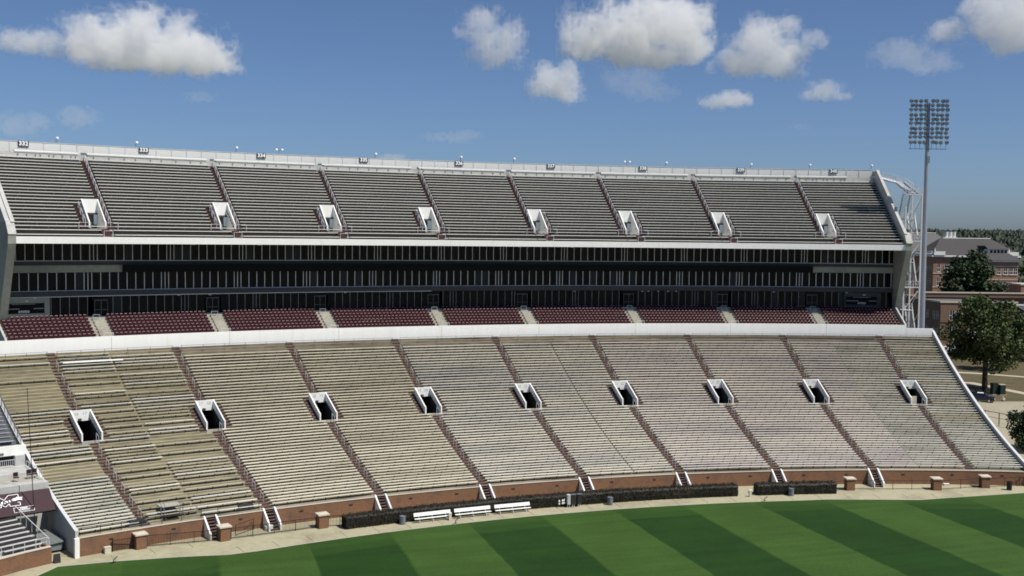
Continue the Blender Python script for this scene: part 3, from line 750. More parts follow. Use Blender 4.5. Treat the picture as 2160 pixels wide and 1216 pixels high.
for k in range(8):
    a, v = UAIS[k], UVOM[k]
    root = thing('upper_aisle', 'steep railed upper deck aisle, '+uname(k), 'aisle', pt(201, a, UZB), group='aisles of the upper deck', world=True)
    base = MB(); side = MB(); rz = -R_(a)
    for r in range(UN):
        R0 = URB+URUN*r; z = UZB+URISE*r
        h = .56/R0*DEG
        base.ribbon([(R0+.004,z+.004),(R0+URUN+.004,z+.004),(R0+URUN+.004,z+URISE+.004)], a-h, a+h, 1)
        ubox('step', 'aisle_upper', root, pt(R0+URUN-.2, a, z+URISE/4+.004), (1.08,.38,URISE/2), rz)
        if R0 < 206.2:
            s = -1 if k < 4 else 1
            lo, hi = sorted((v+s*.35, v+s*.63))
            side.ribbon([(R0+.004,z+.004),(R0+URUN+.004,z+.004),(R0+URUN+.004,z+URISE+.004)], lo, hi, 1)
            ubox('step', 'aisle_upper', root, pt(R0+URUN-.2,(lo+hi)/2,z+URISE/4+.004), (R0*(hi-lo)/DEG,.38,URISE/2), rz)
    for R0, z, dz in ((198.75,31.2,.3),(199.3,31.5,.33),(199.9,31.84,.26),(200.45,32.1,.24)):
        ubox('step', 'aisle_upper', root, pt(R0+.28, v+.18, z+dz/2), (1.1,.55,dz), rz)
    part('painted_tread', base, 'aisle_upper', root); part('painted_tread', side, 'aisle_upper', root)
    def loop(R0, R1, d, hgt=.92):
        pa, pb = pt(R0,d,zu(R0)-.2), pt(R1,d,zu(R1)-.2); u = Vector((0,0,hgt+.2))
        part('handrail', MB().bar(pa,pa+u,.055).bar(pb,pb+u,.055).bar(pa+u,pb+u,.055), 'steel_pale', root)
    for q in range(11):
        loop(201.4+q*1.48, 201.4+q*1.48+1.05, a+.02)
    s = -1 if k < 4 else 1
    for q in range(3): loop(201.6+q*1.5, 201.6+q*1.5+1.05, v+s*.46)
    for c, sgn in ((v-.52,-1),(v+.52,1)):
        p0, p1 = pt(201.0,c-.22,UZB-.25), pt(201.0,c+.22,UZB-.25); u = Vector((0,0,1.15)); hu = Vector((0,0,.6))
        part('guard_rail', MB().bar(p0,p0+u,.055).bar(p1,p1+u,.055).bar(p0+u,p1+u,.055).bar(p0+hu,p1+hu,.05), 'steel_pale', root)
    p0, p1 = pt(198.7,v+.05,31.2), pt(198.7,v+.38,31.2); u = Vector((0,0,.9))
    part('guard_rail', MB().bar(p0,p0+u,.055).bar(p1,p1+u,.055).bar(p0+u,p1+u,.05), 'steel_pale', root)
for k in range(8):
    v = UVOM[k]
    root = thing('portal', 'white upper deck portal, '+uname(k), 'portal', pt(201.6, v, UZB+.1), -R_(v), group='portals of the upper deck')
    W_ = 1.16; H = zu(206.2)-UZB-.1+.95
    for s in (-1, 1):
        x0, x1 = s*W_, s*(W_-.17); prof = [(0,-.6),(0,.92),(.25,1.02),(4.6,H),(4.6,-.6)]
        part('side_wall', MB().plate([(x0,y,z) for y,z in (prof if s < 0 else prof[::-1])], (x1-x0,0,0)), 'white_paint', root)
    part('back_wall', MB().box(-W_+.172,W_-.172,4.42,4.6,2.15,H-.004), 'white_clean', root)
    part('lintel', MB().box(-W_+.172,W_-.172,4.15,4.418,1.95,2.2), 'spandrel', root)
    part('floor', MB().box(-W_+.172,W_-.172,-.35,6.5,-.25,-.02), 'concrete', root)
    part('inner_wall', MB().box(-W_+.172,W_-.172,6.5,6.65,-.2,2.2), 'fin_concrete', root)
    part('door_leaf', MB().box(-W_+.35,-.25,5.9,5.96,-.02,1.7), 'white_paint', root)
    part('wall_light', MB().box(W_-.26,W_-.172,1.2,1.35,.95,1.1), 'spandrel', root)
# rear parapet
PR, PZ0, PZ1 = 218.8, 42.9, 45.16
root = thing('rear_parapet', 'pale wire-mesh parapet along the very top of the upper deck', 'parapet', pt(PR,-17,43), world=True)
zr = UZB+URISE*UN
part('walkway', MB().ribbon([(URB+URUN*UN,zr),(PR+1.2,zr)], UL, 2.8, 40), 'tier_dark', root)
part('front_wall', MB().prism([(PR-1.35,zr-.4),(PR-1.35,zr+.62),(PR-1.2,zr+.62),(PR-1.2,zr-.4)], UL, 2.8, 40), 'grey_concrete', root)
n = 66
for i in range(n):
    a, b = UL+(2.8-UL)*i/n, UL+(2.8-UL)*(i+1)/n
    part('mesh_panel', MB().prism([(PR,zr-.1),(PR,PZ1),(PR+.03,PZ1),(PR+.03,zr-.1)], a+.012, b-.012, 1), 'wire_mesh', root)
    part('post', MB().bar(pt(PR-.03,a,zr-.1), pt(PR-.03,a,PZ1+.05), .07), 'steel_pale', root)
part('top_rail', MB().prism([(PR-.05,PZ1),(PR-.05,PZ1+.07),(PR+.05,PZ1+.07),(PR+.05,PZ1)], UL, 2.8, 40), 'steel_pale', root)
WS = [-36.66,-34.31,-33.99,-29.2,-28.9,-24.51,-24.19,-20.05,-19.71,-15.55,-15.25,-11.09,-10.79,-6.42,-6.06,-1.26,-0.98,1.49]
for i in range(9):
    part('counter', MB().prism([(PR-1.5,zr+.72),(PR-1.5,zr+.95),(PR-.9,zr+1.0),(PR-.9,zr+.72)], WS[2*i], WS[2*i+1], 5), 'white_clean', root)
    nb = 9
    for e in range(nb):
        d = WS[2*i]+(WS[2*i+1]-WS[2*i])*(e+.5)/nb
        ubox('wall_box', 'column_grey', root, pt(PR-1.38, d+.03*((e*7) % 5), zr+.25), (.16,.08,.26), -R_(d))
for k in range(8):
    ubox('gate', 'column_grey', root, pt(PR-1.28, UAIS[k]+.02, zr+.55), (1.0,.05,.8), -R_(UAIS[k]))
SG = [-36.25,-31.69,-26.79,-22.19,-17.68,-13.18,-8.59,-3.68,0.92]
for i, d in enumerate(SG):
    root = thing('section_sign', '%s black number sign on the top parapet, reading %d' % (ORD[i], 332+i), 'sign', pt(PR-.12,d,PZ1-.72), -R_(d), group='section number signs')
    part('plate', MB().box(-.74,.74,-.05,.05,.02,.82), 'sign_black', root)
    text('numerals', str(332+i), 'print_white', root, (0,-.056,.42), .86, offset=.036)
LP = [(-35.03,1),(-31.98,1),(-27.86,1),(-25.99,2),(-21.64,1),(-17.59,1),(-15.0,1),(-9.37,2),(-7.42,1),(-3.17,1),(-0.25,1),(2.77,1)]
def lampname(i): return ['first','second','third','fourth','fifth','sixth','seventh','eighth','ninth','tenth','eleventh','twelfth'][i]
for i, (d, nh) in enumerate(LP):
    root = thing('rooftop_lamp', '%s small lamp from the near end along the top parapet, %s' % (lampname(i), 'twin headed' if nh == 2 else 'single headed'), 'lamp', pt(PR+.3,d,PZ1-1.2), -R_(d), group='lamps along the top parapet')
    part('mast', MB().tube((0,0,0),(0,0,2.0),.035,n=6), 'column_grey', root)
    xs = [.12] if nh == 1 else [-.45,.5]
    for x in xs:
        part('arm', MB().bar((0,0,1.95),(x,-.15,1.95),.05), 'column_grey', root)
        part('lamp_head', MB().tube((x,-.15,1.85),(x,-.15,2.2),.26,.16,n=8), 'print_white', root, smooth=True)

# end fins: leaning concrete slabs that carry the deck ends
def fin(d, s, label, sw=.35/200*DEG):
    root = thing('end_fin', label, 'wall', pt(204,d,15), world=True)
    th = 1.0/200*DEG
    def slab(poly, m, name, t=th):
        part(name, MB().plate([pt(R,d,z) for R,z in poly], pt(200,d+s*t)-pt(200,d)), m, root)
    slab([(198.2,30.3),(198.05,31.5),(199.3,33.05),(200.2,33.05),(210,33.05),(210,15.0),(206.2,15.0)], 'fin_concrete', 'leaning_slab')
    slab([(199.3,33.06),(216.6,44.9),(219.6,44.9),(219.6,42.0),(205,33.06)], 'grey_concrete', 'deck_side_wall', sw)
    part('coping', MB().bar(pt(199.1,d+s*.05,33.1), pt(216.7,d+s*.05,45.0), .5, .1).bar(pt(198.0,d+s*th/2,31.5), pt(199.5,d+s*th/2,33.3), 1.02, .14), 'grey_concrete', root)
fin(-37.75, -1, 'leaning pale concrete fin cut by the edge of the photo beside sign 332', 1.0/200*DEG)
fin(UR_, 1, 'leaning concrete fin closing the upper deck beside the stair tower')

# ================================================================== floodlight mast
root = thing('floodlight_mast', 'tall grey steel mast with a square bank of floodlights behind the stand', 'floodlight mast', (72.05,185,0))
part('pole', MB().tube((0,0,0),(0,0,56.0),.56,.30,n=20,caps=False), 'steel_pole', root, smooth=True)
fl = MB().tube((0,0,0),(0,-.30,-.10),.13,.33,n=12,caps=True).tube((0,-.28,-.09),(0,-.48,-.10),.33,.35,n=12,caps=False)
flm = fl.mesh('floodlight', ['bin_grey','lamp_glass']); flm.polygons[13].material_index = 1
cols = [-3.06,-2.25,-1.44,-.63,.63,1.44,2.25,3.06]
zrows = []
z = 56.4
for gcount in (3,3,3,1):
    for i in range(gcount): zrows.append(z); z -= .735
    z -= .17
for gz in (zrows[2]-.12, zrows[5]-.12, zrows[8]-.12, 47.95):
    part('crossarm', MB().bar((-3.35,-.32,gz),(3.35,-.32,gz),.13,.10), 'bin_grey', root)
for x in cols:
    part('hanger', MB().bar((x,-.30,zrows[0]+.1),(x,-.30,zrows[8]-.1),.05).bar((x,-.30,zrows[9]),(x,-.30,47.95),.05), 'bin_grey', root)
for z in zrows:
    for x in cols:
        o = link('floodlight', flm, root); o.location = (x,-.36,z); o.rotation_euler = (R_(random.uniform(10,24)),0,R_(random.uniform(-30,5)))
part('cable_box', MB().box(-.25,.25,-.75,-.5,45.5,46.7), 'bin_grey', root)

# ================================================================== stair tower at the end of the deck
root = thing('stair_tower', 'open pale steel stair tower zigzagging down behind the end fin', 'stair tower', (70,187,0))
for x, y in ((-1.5,-2.4),(1.3,-2.4),(-1.5,2.2),(1.3,2.2)):
    part('post', MB().bar((x,y,0),(x,y,40.2 if x > 0 else 38),.24), 'steel_pale', root)
LV = [3.2,7.4,11.6,15.6,19.7,23.9,28.2,32.0,35.9,40.1]
for i, z in enumerate(LV):
    y0, y1 = ((-2.5,-1.0) if i % 2 else (.8,2.3))
    part('landing', MB().box(-1.6,1.45,y0,y1,z-.16,z), 'steel_pale', root)
    yr = y0 if i % 2 else y1
    rl = MB()
    for e in range(8): rl.bar((-1.55+.42*e,yr,z),(-1.55+.42*e,yr,z+1.0),.045)
    rl.bar((-1.6,yr,z+1.0),(1.45,yr,z+1.0),.06).bar((-1.6,yr,z+.5),(1.45,yr,z+.5),.04); part('landing_rail', rl, 'steel_pale', root)
    part('side_rail', MB().bar((1.45,y0,z+1.0),(1.45,y1,z+1.0),.06).bar((1.45,y0,z+.5),(1.45,y1,z+.5),.04), 'steel_pale', root)
    if i:
        zp = LV[i-1]; ya, yb = ((.8,-1.0) if i % 2 else (-1.0,.8)); xo = -.85 if i % 2 else .65
        for e in range(14):
            f_ = (e+.5)/14; ubox('tread', 'steel_light', root, (xo, ya+(yb-ya)*f_, zp+(z-zp)*f_), (1.2,.24,.05))
        for sx in (-.64,.64):
            part('stringer', MB().bar((xo+sx,ya,zp),(xo+sx,yb,z),.05,.24), 'steel_pale', root)
            part('flight_rail', MB().bar((xo+sx,ya,zp+1.0),(xo+sx,yb,z+1.0),.05).bar((xo+sx,ya,zp+.55),(xo+sx,yb,z+.55),.035), 'steel_pale', root)
for i in range(len(LV)-1):
    part('brace', MB().bar((1.3,-2.4,LV[i]),(-1.5,-2.4,LV[i+1]-.3),.10) if i % 2 else MB().bar((-1.5,-2.4,LV[i]),(1.3,-2.4,LV[i+1]-.3),.10), 'column_grey' if i % 2 else 'steel_pale', root)
    part('brace', MB().bar((1.3,2.2,LV[i]),(1.3,-2.4,LV[i+1]-.3),.09), 'steel_pale', root)
# bridge from the deck's top corner down to the tower
a = pt(218.6, 2.98, 43.9)-Vector((70,187,0)); b = Vector((-.2,4.2,42.3))
dv = (b-a).normalized(); sv = dv.cross(Vector((0,0,1))).normalized()
def brail(p0, p1):
    rl = MB(); u = Vector((0,0,1.05))
    for e in range(9): q_ = p0.lerp(p1, e/8); rl.bar(q_, q_+u, .05)
    rl.bar(p0+u, p1+u, .06).bar(p0+u*.5, p1+u*.5, .04); part('bridge_rail', rl, 'steel_pale', root)
part('bridge', MB().obox((a+b)/2, dv, sv, sv.cross(dv), (b-a).length/2, .8, .12), 'steel_pale', root)
for s in (-.8, .8):
    brail(a+sv*s, b+sv*s)
c = Vector((.4,-1.0,40.1)); dv = (c-b).normalized(); sv = dv.cross(Vector((0,0,1))).normalized()
part('bridge', MB().obox((c+b)/2, dv, sv, sv.cross(dv), (c-b).length/2, .8, .06), 'steel_light', root)
for s in (-.8, .8):
    brail(b+sv*s, c+sv*s)
    part('stringer', MB().obox((c+b)/2+sv*s+Vector((0,0,.05)), dv, sv, sv.cross(dv), (c-b).length/2, .05, .22), 'steel_pale', root)

# ================================================================== along the apron
PL = [(156.3,-37.03,'brick gate pillar nearest the end wall and silver shed'),(154.4,-34.06,'brick gate pillar in front of the stair without an aisle'),(153.85,-30.1,'brick gate pillar beside the end of the long hedge'),
      (153.85,-4.89,'brick gate pillar just beyond the short hedge'),(153.85,-.66,'brick gate pillar standing between two plain rail fences'),(155.5,1.9,'brick gate pillar near the black bin')]
src = None
for R, d, lab in PL:
    if src is None:
        src = thing('brick_pillar', lab, 'pillar', pt(R,d), -R_(d), group='brick pillars along the apron')
        part('shaft', MB().box(-.52,.52,-.52,.52,0,1.42), 'brick', src)
        part('cap', MB().box(-.64,.64,-.64,.64,1.42,1.57).add([(-.64,-.64,1.57),(.64,-.64,1.57),(.64,.64,1.57),(-.64,.64,1.57),(0,0,1.66)], [(0,1,4),(1,2,4),(2,3,4),(3,0,4)]), 'cream_stone', src)
    else: copy_tree(src, pt(R,d), -R_(d), lab)
def fence(p0, p1, label, pick=True, m='iron'):
    p0 = Vector(p0); p1 = Vector(p1); L = (p1-p0).length; rz = math.atan2(p1.y-p0.y, p1.x-p0.x)
    root = thing('iron_fence', label, 'fence', p0, rz, group='iron fences along the apron')
    n = max(1, round(L/2.3)); W = .06 if pick else .05
    for e in range(n+1): ubox('post', m, root, (L*e/n,0,.62), (W,W,1.24))
    part('top_rail', MB().box(0,L,-.02,.02,1.14,1.19), m, root); part('bottom_rail', MB().box(0,L,-.02,.02,.10,.15), m, root)
    if pick:
        pk = MB(); k = int(L/.15)
        for e in range(k):
            x = L*(e+.5)/k; pk.box(x-.016,x+.016,-.016,.016,.15,1.14)
        part('pickets', pk, m, root, kind='stuff')
    return root
fence(pt(156.6,-38.0), pt(156.4,-37.28), 'short black picket fence bay closing the corner by the end wall')
fence(pt(156.85,-37.95,0), pt(156.6,-38.0), 'black picket fence return running back to the brick wall')
fence(pt(156.3,-36.78), pt(154.5,-34.32), 'black picket fence between the two nearest brick pillars')
fence(pt(154.3,-33.8), pt(153.9,-30.36), 'long black picket fence running up to the pillar by the hedge')
fence(pt(153.8,-29.84), pt(153.5,-29.38), 'narrow picket gate between the brick pillar and the hedge')
fence(pt(153.2,-5.75), pt(153.85,-5.15), 'short rail fence bay between the short hedge and a brick pillar', False)
fence(pt(153.85,-4.63), pt(153.85,-.92), 'plain thin rail fence in front of the last field stair', False)
fence(pt(153.85,-.40), pt(155.4,1.65), 'plain thin rail fence between the last two brick pillars', False)
fence(pt(155.6,2.16), pt(158.5,6.0), 'plain thin rail fence beyond the last brick pillar and bin', False)
fence(pt(155.2,-33.5), pt(156.6,-32.6), 'low dark rail section leaning by the brick wall', False)

def leaves(n, pos, size, seed, up_bias=.35):
    """n leaf-sized quads; pos(rng) gives a centre"""
    r = random.Random(seed); mb = MB(); V = mb.v; F = mb.f
    for i in range(n):
        c = pos(r); s = size*r.uniform(.6,1.35)
        nx, ny, nz = r.gauss(0,1), r.gauss(0,1), r.gauss(up_bias,1)
        nn = Vector((nx,ny,nz)).normalized(); t = nn.cross(Vector((r.random()-.5,r.random()-.5,r.random()-.5))).normalized(); b = nn.cross(t)
        t = t*s*.5; b = b*s*.32; k = len(V)
        V += [tuple(c-t), tuple(c+b), tuple(c+t), tuple(c-b)]; F.append((k,k+1,k+2,k+3))
    return mb
def hedge(d0, d1, label, seed):
    root = thing('hedge', label, 'hedge', pt(152.6,(d0+d1)/2), world=True, group='dark hedges along the apron')
    core = MB(); n = int((d1-d0)/.12); P = []
    prof = [(151.85,0),(151.75,.55),(151.8,1.15),(152.0,1.32),(153.0,1.36),(153.25,1.1),(153.3,0)]
    for i in range(n+1):
        d = d0+(d1-d0)*i/n
        for R, z in prof:
            w_ = mnoise.noise(Vector((d*9,R*2,z*2)))*.10; P.append(pt(R+w_, d, max(0,z+(w_ if z else 0))))
    k = len(prof); F = [(i*k+j,i*k+j+1,(i+1)*k+j+1,(i+1)*k+j) for i in range(n) for j in range(k-1)]+[tuple(range(k-1,-1,-1)), tuple(range(n*k,n*k+k))]
    core.add(P, F); part('hedge_core', core, 'leaf_hedge', root)
    def pos(r):
        d = r.uniform(d0,d1); q = r.random()
        if q < .55: R, z = 151.72+r.uniform(-.06,.1), r.uniform(.05,1.3)
        elif q < .95: R, z = r.uniform(151.8,153.2), 1.36+r.uniform(-.06,.12)
        else: R, z = r.uniform(151.9,153.2), r.uniform(.1,1.3); d = d0-.03 if r.random() < .5 else d1+.03
        return pt(R,d,z)
    part('foliage', leaves(int((d1-d0)*620), pos, .14, seed), 'leaf_hedge', root, kind='stuff')
hedge(-29.35,-10.75,'long dark clipped hedge behind the white benches',5)
hedge(-9.75,-5.85,'shorter dark hedge separated from the long one by a gap',6)
src = None
for d, lab in ((-25.62,'white field bench nearest the grey ribbed bin'),(-23.77,'middle one of three white field benches before the hedge'),(-21.9,'white field bench nearest the row of cabinets')):
    if src is None:
        src = thing('field_bench', lab, 'bench', pt(150.95,d), -R_(d), group='white benches before the hedge')
        part('seat', MB().box(-2.2,2.2,-.16,.16,.42,.47), 'white_clean', src)
        part('backrest', MB().add([(-2.2,.24,.66),(2.2,.24,.66),(2.2,.36,1.02),(-2.2,.36,1.02),(-2.2,.29,.66),(2.2,.29,.66),(2.2,.41,1.02),(-2.2,.41,1.02)],[(0,1,2,3),(4,7,6,5),(0,4,5,1),(1,5,6,2),(2,6,7,3),(3,7,4,0)]), 'white_clean', src)
        for x in (-1.6,0,1.6):
            part('leg', MB().bar((x,-.12,0),(x,-.02,.42),.07).bar((x,.2,0),(x,.3,.7),.06), 'steel_light', src)
    else: copy_tree(src, pt(150.95,d), -R_(d), lab)
def bin_(R, d, lab, m, h=1.0, r=.33):
    root = thing('litter_bin', lab, 'bin', pt(R,d), -R_(d), group='litter bins along the apron')
    b = MB()
    for i in range(5):
        z0 = h*.9*i/5; z1 = h*.9*(i+1)/5; b.tube((0,0,z0),(0,0,z1-.03),r*.94,r,n=14).tube((0,0,z1-.03),(0,0,z1),r*1.04,r*1.04,n=14)
    part('drum', b, m, root, smooth=False)
    part('rim', MB().tube((0,0,h*.9),(0,0,h*.97),r*1.1,r*1.05,n=14,caps=False), m, root)
    part('lid', MB().tube((0,0,h*.86),(0,0,h*.88),r*.98,r*.98,n=14), 'bin_black', root)
bin_(151.15,-26.97,'grey ribbed bin before the hedge, left of the white benches','bin_grey')
bin_(151.0,-17.21,'blue-grey bin before the hedge, right of the cabinets','bin_grey')
bin_(151.3,-8.18,'grey bin before the short hedge','bin_grey')
bin_(154.3,2.89,'black bin near the last brick pillar','bin_black',1.15)
for i, (d, m, wd, lab) in enumerate(((-19.2,'steel_light',.38,'narrow pale grey cabinet beside the white jugs'),(-18.97,'bin_black',.62,'black cabinet on white legs next to the pale grey one'),(-18.68,'bin_black',.58,'black cabinet on white legs nearest the blue-grey bin'))):
    root = thing('cabinet', lab, 'cabinet', pt(151.25,d), -R_(d), group='cabinets before the hedge')
    part('body', MB().box(-wd/2,wd/2,-.2,.2,.38,1.48), m, root); part('lid', MB().box(-wd/2-.02,wd/2+.02,-.23,.23,1.482,1.53), 'column_grey' if i else 'steel_pale', root)
    for x in (-.12,.12): part('leg', MB().box(x-.035,x+.035,-.05,.05,0,.38), 'white_clean' if i else 'steel_light', root)
jl = ['lower outer','upper outer','lower middle','upper middle','lower inner','upper inner']
for i, (d, z) in enumerate(((-19.62,.35),(-19.62,.66),(-19.46,.38),(-19.46,.70),(-19.38,.44),(-19.38,.74))):
    root = thing('jug', 'small white jug in the hedge beside the grey cabinet, %s one' % jl[i], 'jug', pt(151.45,d,z), -R_(d), group='white jugs')
    part('body', MB().tube((0,0,0),(0,0,.17),.10,.10,n=10).tube((0,0,.17),(0,0,.23),.10,.04,n=10), 'white_clean', root, smooth=True); part('cap', MB().tube((0,0,.23),(0,0,.26),.04,n=8), 'white_paint', root)
def post_(R, d, lab):
    root = thing('bollard', lab, 'bollard', pt(R,d), -R_(d)); part('stem', MB().box(-.15,.15,-.12,.12,0,.78), 'cream_stone', root); part('cap', MB().box(-.17,.17,-.14,.14,.78,.86), 'white_paint', root)
post_(150.6,-24.9,'pale stone post before the end of the nearest white bench')
post_(151.4,-10.2,'pale stone post standing at the gap in the hedge')
root = thing('storage_box', 'white box on the paving between fence and brick wall', 'box', pt(155.6,-32.1), -R_(-32)); part('tub', MB().box(-.38,.38,-.22,.22,0,.42), 'white_clean', root); part('lid', MB().box(-.42,.42,-.25,.25,.42,.5), 'white_paint', root)
root = thing('storage_box', 'small tan box standing against the brick wall by the corner', 'box', pt(156.4,-38.2), -R_(-38)); part('tub', MB().box(-.3,.3,-.22,.22,0,.62), 'box_cream', root); part('lid', MB().box(-.33,.33,-.24,.24,.62,.68), 'cream_stone', root)
for d, R, lab in ((-2.95,156.0,'low white box right of the last field stair'),(.2,156.3,'low white box between the last two pillars')):
    root = thing('storage_box', lab, 'box', pt(R,d), -R_(d)); part('tub', MB().box(-.35,.35,-.2,.2,0,.2), 'cream_stone', root); part('lid', MB().box(-.38,.38,-.22,.22,.2,.25), 'white_paint', root)
for d, R, lab in ((-38.4,152.9,'small dark sprinkler head on the grass edge by the corner'),(-24.9,149.0,'small dark sprinkler head on the grass edge before the benches'),(-9.9,148.95,'small dark sprinkler head on the grass edge by the hedge gap')):
    root = thing('sprinkler', lab, 'sprinkler', pt(R,d), -R_(d)+.3, group='sprinklers on the grass edge')
    part('stand', MB().tube((0,0,0),(0,0,.3),.05,.04,n=6).bar((-.45,0,.03),(.35,.1,.03),.06), 'iron', root); part('arm', MB().bar((0,0,.3),(.5,.05,.55),.06), 'iron', root)

# ================================================================== corner of the end stand (photo's lower left)
ED = -39.35; tl = R_(ED); TV = Vector((math.cos(tl), -math.sin(tl), 0)); RV = Vector((math.sin(tl), math.cos(tl), 0))
def cp(s, R, z): return Vector((AX,AY,0))+RV*R-TV*s+Vector((0,0,z))       # s metres left of the end wall
def cbox(mb, s0, s1, R0, R1, z0, z1):
    return mb.obox((cp((s0+s1)/2,(R0+R1)/2,(z0+z1)/2)), TV, RV, Vector((0,0,1)), abs(s1-s0)/2, abs(R1-R0)/2, abs(z1-z0)/2)
root = thing('entrance_block', 'pale concrete terrace block above the maroon emblem banner', 'building', cp(5,166,0), world=True)
part('back_wall', cbox(MB(),.05,14,166.4,166.8,0,5.2), 'grey_concrete', root)
part('terrace_front', cbox(MB(),.05,14,164.7,165.9,5.35,6.1), 'grey_concrete', root)
part('terrace_floor', cbox(MB(),.05,14,165.9,169.2,5.7,6.0), 'concrete', root)
part('terrace_step', cbox(MB(),.05,14,169.2,173.9,5.7,6.35), 'grey_concrete', root)
part('dark_opening', cbox(MB(),.05,14,173.95,174.2,6.35,7.5), 'interior', root)  # near-black sheet stands for the shade in the opening under the fascia
part('pier', cbox(MB(),.1,1.1,173.2,173.94,6.35,7.46), 'grey_concrete', root)
part('white_fascia', cbox(MB(),-.1,14,173.55,174.0,7.47,8.5), 'white_clean', root)
part('notice', cbox(MB(),2.2,2.6,173.5,173.549,7.6,7.85), 'column_grey', root)
for s0, s1, R0, z0, z1 in ((1.3,14,172.6,6.36,7.2),):
    rl = MB(); n = 60
    for e in range(n+1): rl.bar(cp(s0+(s1-s0)*e/n,R0,z0), cp(s0+(s1-s0)*e/n,R0,z1), .03)
    rl.bar(cp(s0,R0,z1), cp(s1,R0,z1), .05); part('terrace_rail', rl, 'steel_pale', root, kind='stuff')
rl = MB()
for e in range(7): rl.bar(cp(.25,166.2+e,6.05), cp(.25,166.2+e,7.0), .04)
rl.bar(cp(.25,166.2,7.0), cp(.25,172.2,7.0), .05); part('wall_rail', rl, 'steel_pale', root, kind='stuff')
root = thing('maroon_banner', 'maroon banner with a white outlined emblem and sponsor box', 'banner', cp(5,163.4,3.7))
sl_ = math.atan2(1.75,2.2); RX = Matrix.Rotation(tl*-1,4,'Z') @ Matrix.Rotation(sl_,4,'X')
root.matrix_world = Matrix.Translation(cp(0,162.3,3.72)) @ RX
BL = math.hypot(2.2,1.75)
part('sheet', MB().box(-14,-.05,0,BL,-.06,0), 'banner', root)
part('front_hem', MB().box(-14,-.05,-.05,.0,-.22,0.0), 'bin_black', root)
def strip(mb, pts, w_=.06, z=.012):
    for a, b in zip(pts, pts[1:]):
        mb.bar((a[0],a[1],z),(b[0],b[1],z),w_,.014)
def em(pts, ox=-4.55, oy=1.85, k=.9): return [(ox+x*k, oy+y*k) for x, y in pts]
E1 = MB(); strip(E1, em([(-1.55,.38),(-1.55,.78),(-.55,.78),(0,.18),(.55,.78),(1.55,.78),(1.55,.38),(1.3,.38)]))
strip(E1, em([(-1.3,.38),(-1.55,.38)])); strip(E1, em([(-1.3,-.35),(-1.55,-.35),(-1.55,-.78),(-.45,-.78),(-.45,-.4)])); strip(E1, em([(-.45,-.4),(0,-.78),(.45,-.4),(.45,-.78),(1.55,-.78),(1.55,-.35),(1.3,-.35)]))
part('emblem_outline', E1, 'print_white', root)
part('emblem_ribbon', MB().add([(x,y,.016) for x,y in em([(-2.2,-.42),(-1.75,-.30),(1.75,.42),(2.3,.36),(2.05,.12),(2.2,-.12),(1.75,0.0),(-1.75,-.72),(-2.3,-.86),(-2.05,-.62)],k=.78)],[(1,2,5,6,7),(2,3,4,5),(0,1,7,9),(7,8,9)]), 'print_white', root)
text('emblem_lettering', 'STATE', 'banner', root, (-4.55,1.73,.022), .44, rx=0, rz=R_(10), offset=.02, sx=1.35)
E2 = MB(); strip(E2, [(-3.9,.28),(-3.9,.86),(-2.0,.86),(-2.0,.28),(-3.9,.28)], .04); part('sponsor_box', E2, 'print_white', root)
text('sponsor_lettering', 'FARM', 'print_white', root, (-2.95,.74,.02), .19, rx=0, sx=1.4, offset=.008); text('sponsor_lettering', 'BUREAU', 'print_white', root, (-2.95,.56,.02), .20, rx=0, sx=1.5, offset=.008); text('sponsor_lettering', 'INSURANCE', 'print_white', root, (-2.95,.39,.02), .12, rx=0, sx=1.5)
def chair(s, R, lab):
    root = thing('stacking_chair', lab, 'chair', cp(s,R,6.0), -tl, group='maroon chairs on the terrace')
    part('seat', MB().box(-.24,.24,-.24,.24,.42,.48), 'chair_maroon', root); part('backrest', MB().box(-.24,.24,.2,.25,.52,.95), 'chair_maroon', root)
    for x in (-.2,.2):
        for y in (-.2,.2): part('leg', MB().box(x-.02,x+.02,y-.02,y+.02,0,.42), 'steel_light', root)
chair(2.6,167.0,'lone maroon chair on the pale terrace'); chair(1.15,167.6,'maroon chair, outer one of a pair by the terrace rail'); chair(.6,167.7,'maroon chair, inner one of a pair by the terrace rail')
root = thing('end_stand_tier', 'grey seat rows above the white fascia at the edge of the photo', 'seat block', cp(5,174,8.5), world=True)
tb = MB()
for r in range(13):
    R0 = 174.05+.8*r; z = 8.5+.33*r
    P = [cp(.6,R0,z),cp(.6,R0+.8,z),cp(.6,R0+.8,z+.33),cp(14,R0,z),cp(14,R0+.8,z),cp(14,R0+.8,z+.33)]; tb.add(P,[(0,1,4,3),(1,2,5,4)])
    part('bench', cbox(MB(),1.0,14,R0+.25,R0+.5,z+.40,z+.46), 'steel_light', root)
    part('bench_back', cbox(MB(),1.0,14,R0+.52,R0+.56,z+.35,z+.72), 'column_grey', root)
part('tiers', tb, 'column_grey', root)
part('glass_guard', MB().add([cp(.35,173.8,8.5),cp(.35,184.6,12.7),cp(.35,184.6,13.8),cp(.35,173.8,9.5)],[(0,1,2,3)]), 'glass_rail', root)
gr = MB().bar(cp(.35,173.8,9.5),cp(.35,184.6,13.8),.06).bar(cp(.35,173.8,9.5),cp(14,173.8,9.45),.05)
for e in range(9): gr.bar(cp(.35,173.8+1.35*e,8.5+.525*e),cp(.35,173.8+1.35*e,9.5+.537*e),.05)
part('guard_rail', gr, 'column_grey', root)
root = thing('silver_shed', 'low silver metal cover along the foot of the end wall', 'shed', cp(1.1,161.8,0), world=True)
part('body', cbox(MB(),.25,1.95,159.6,164.6,.25,1.0), 'bin_grey', root)
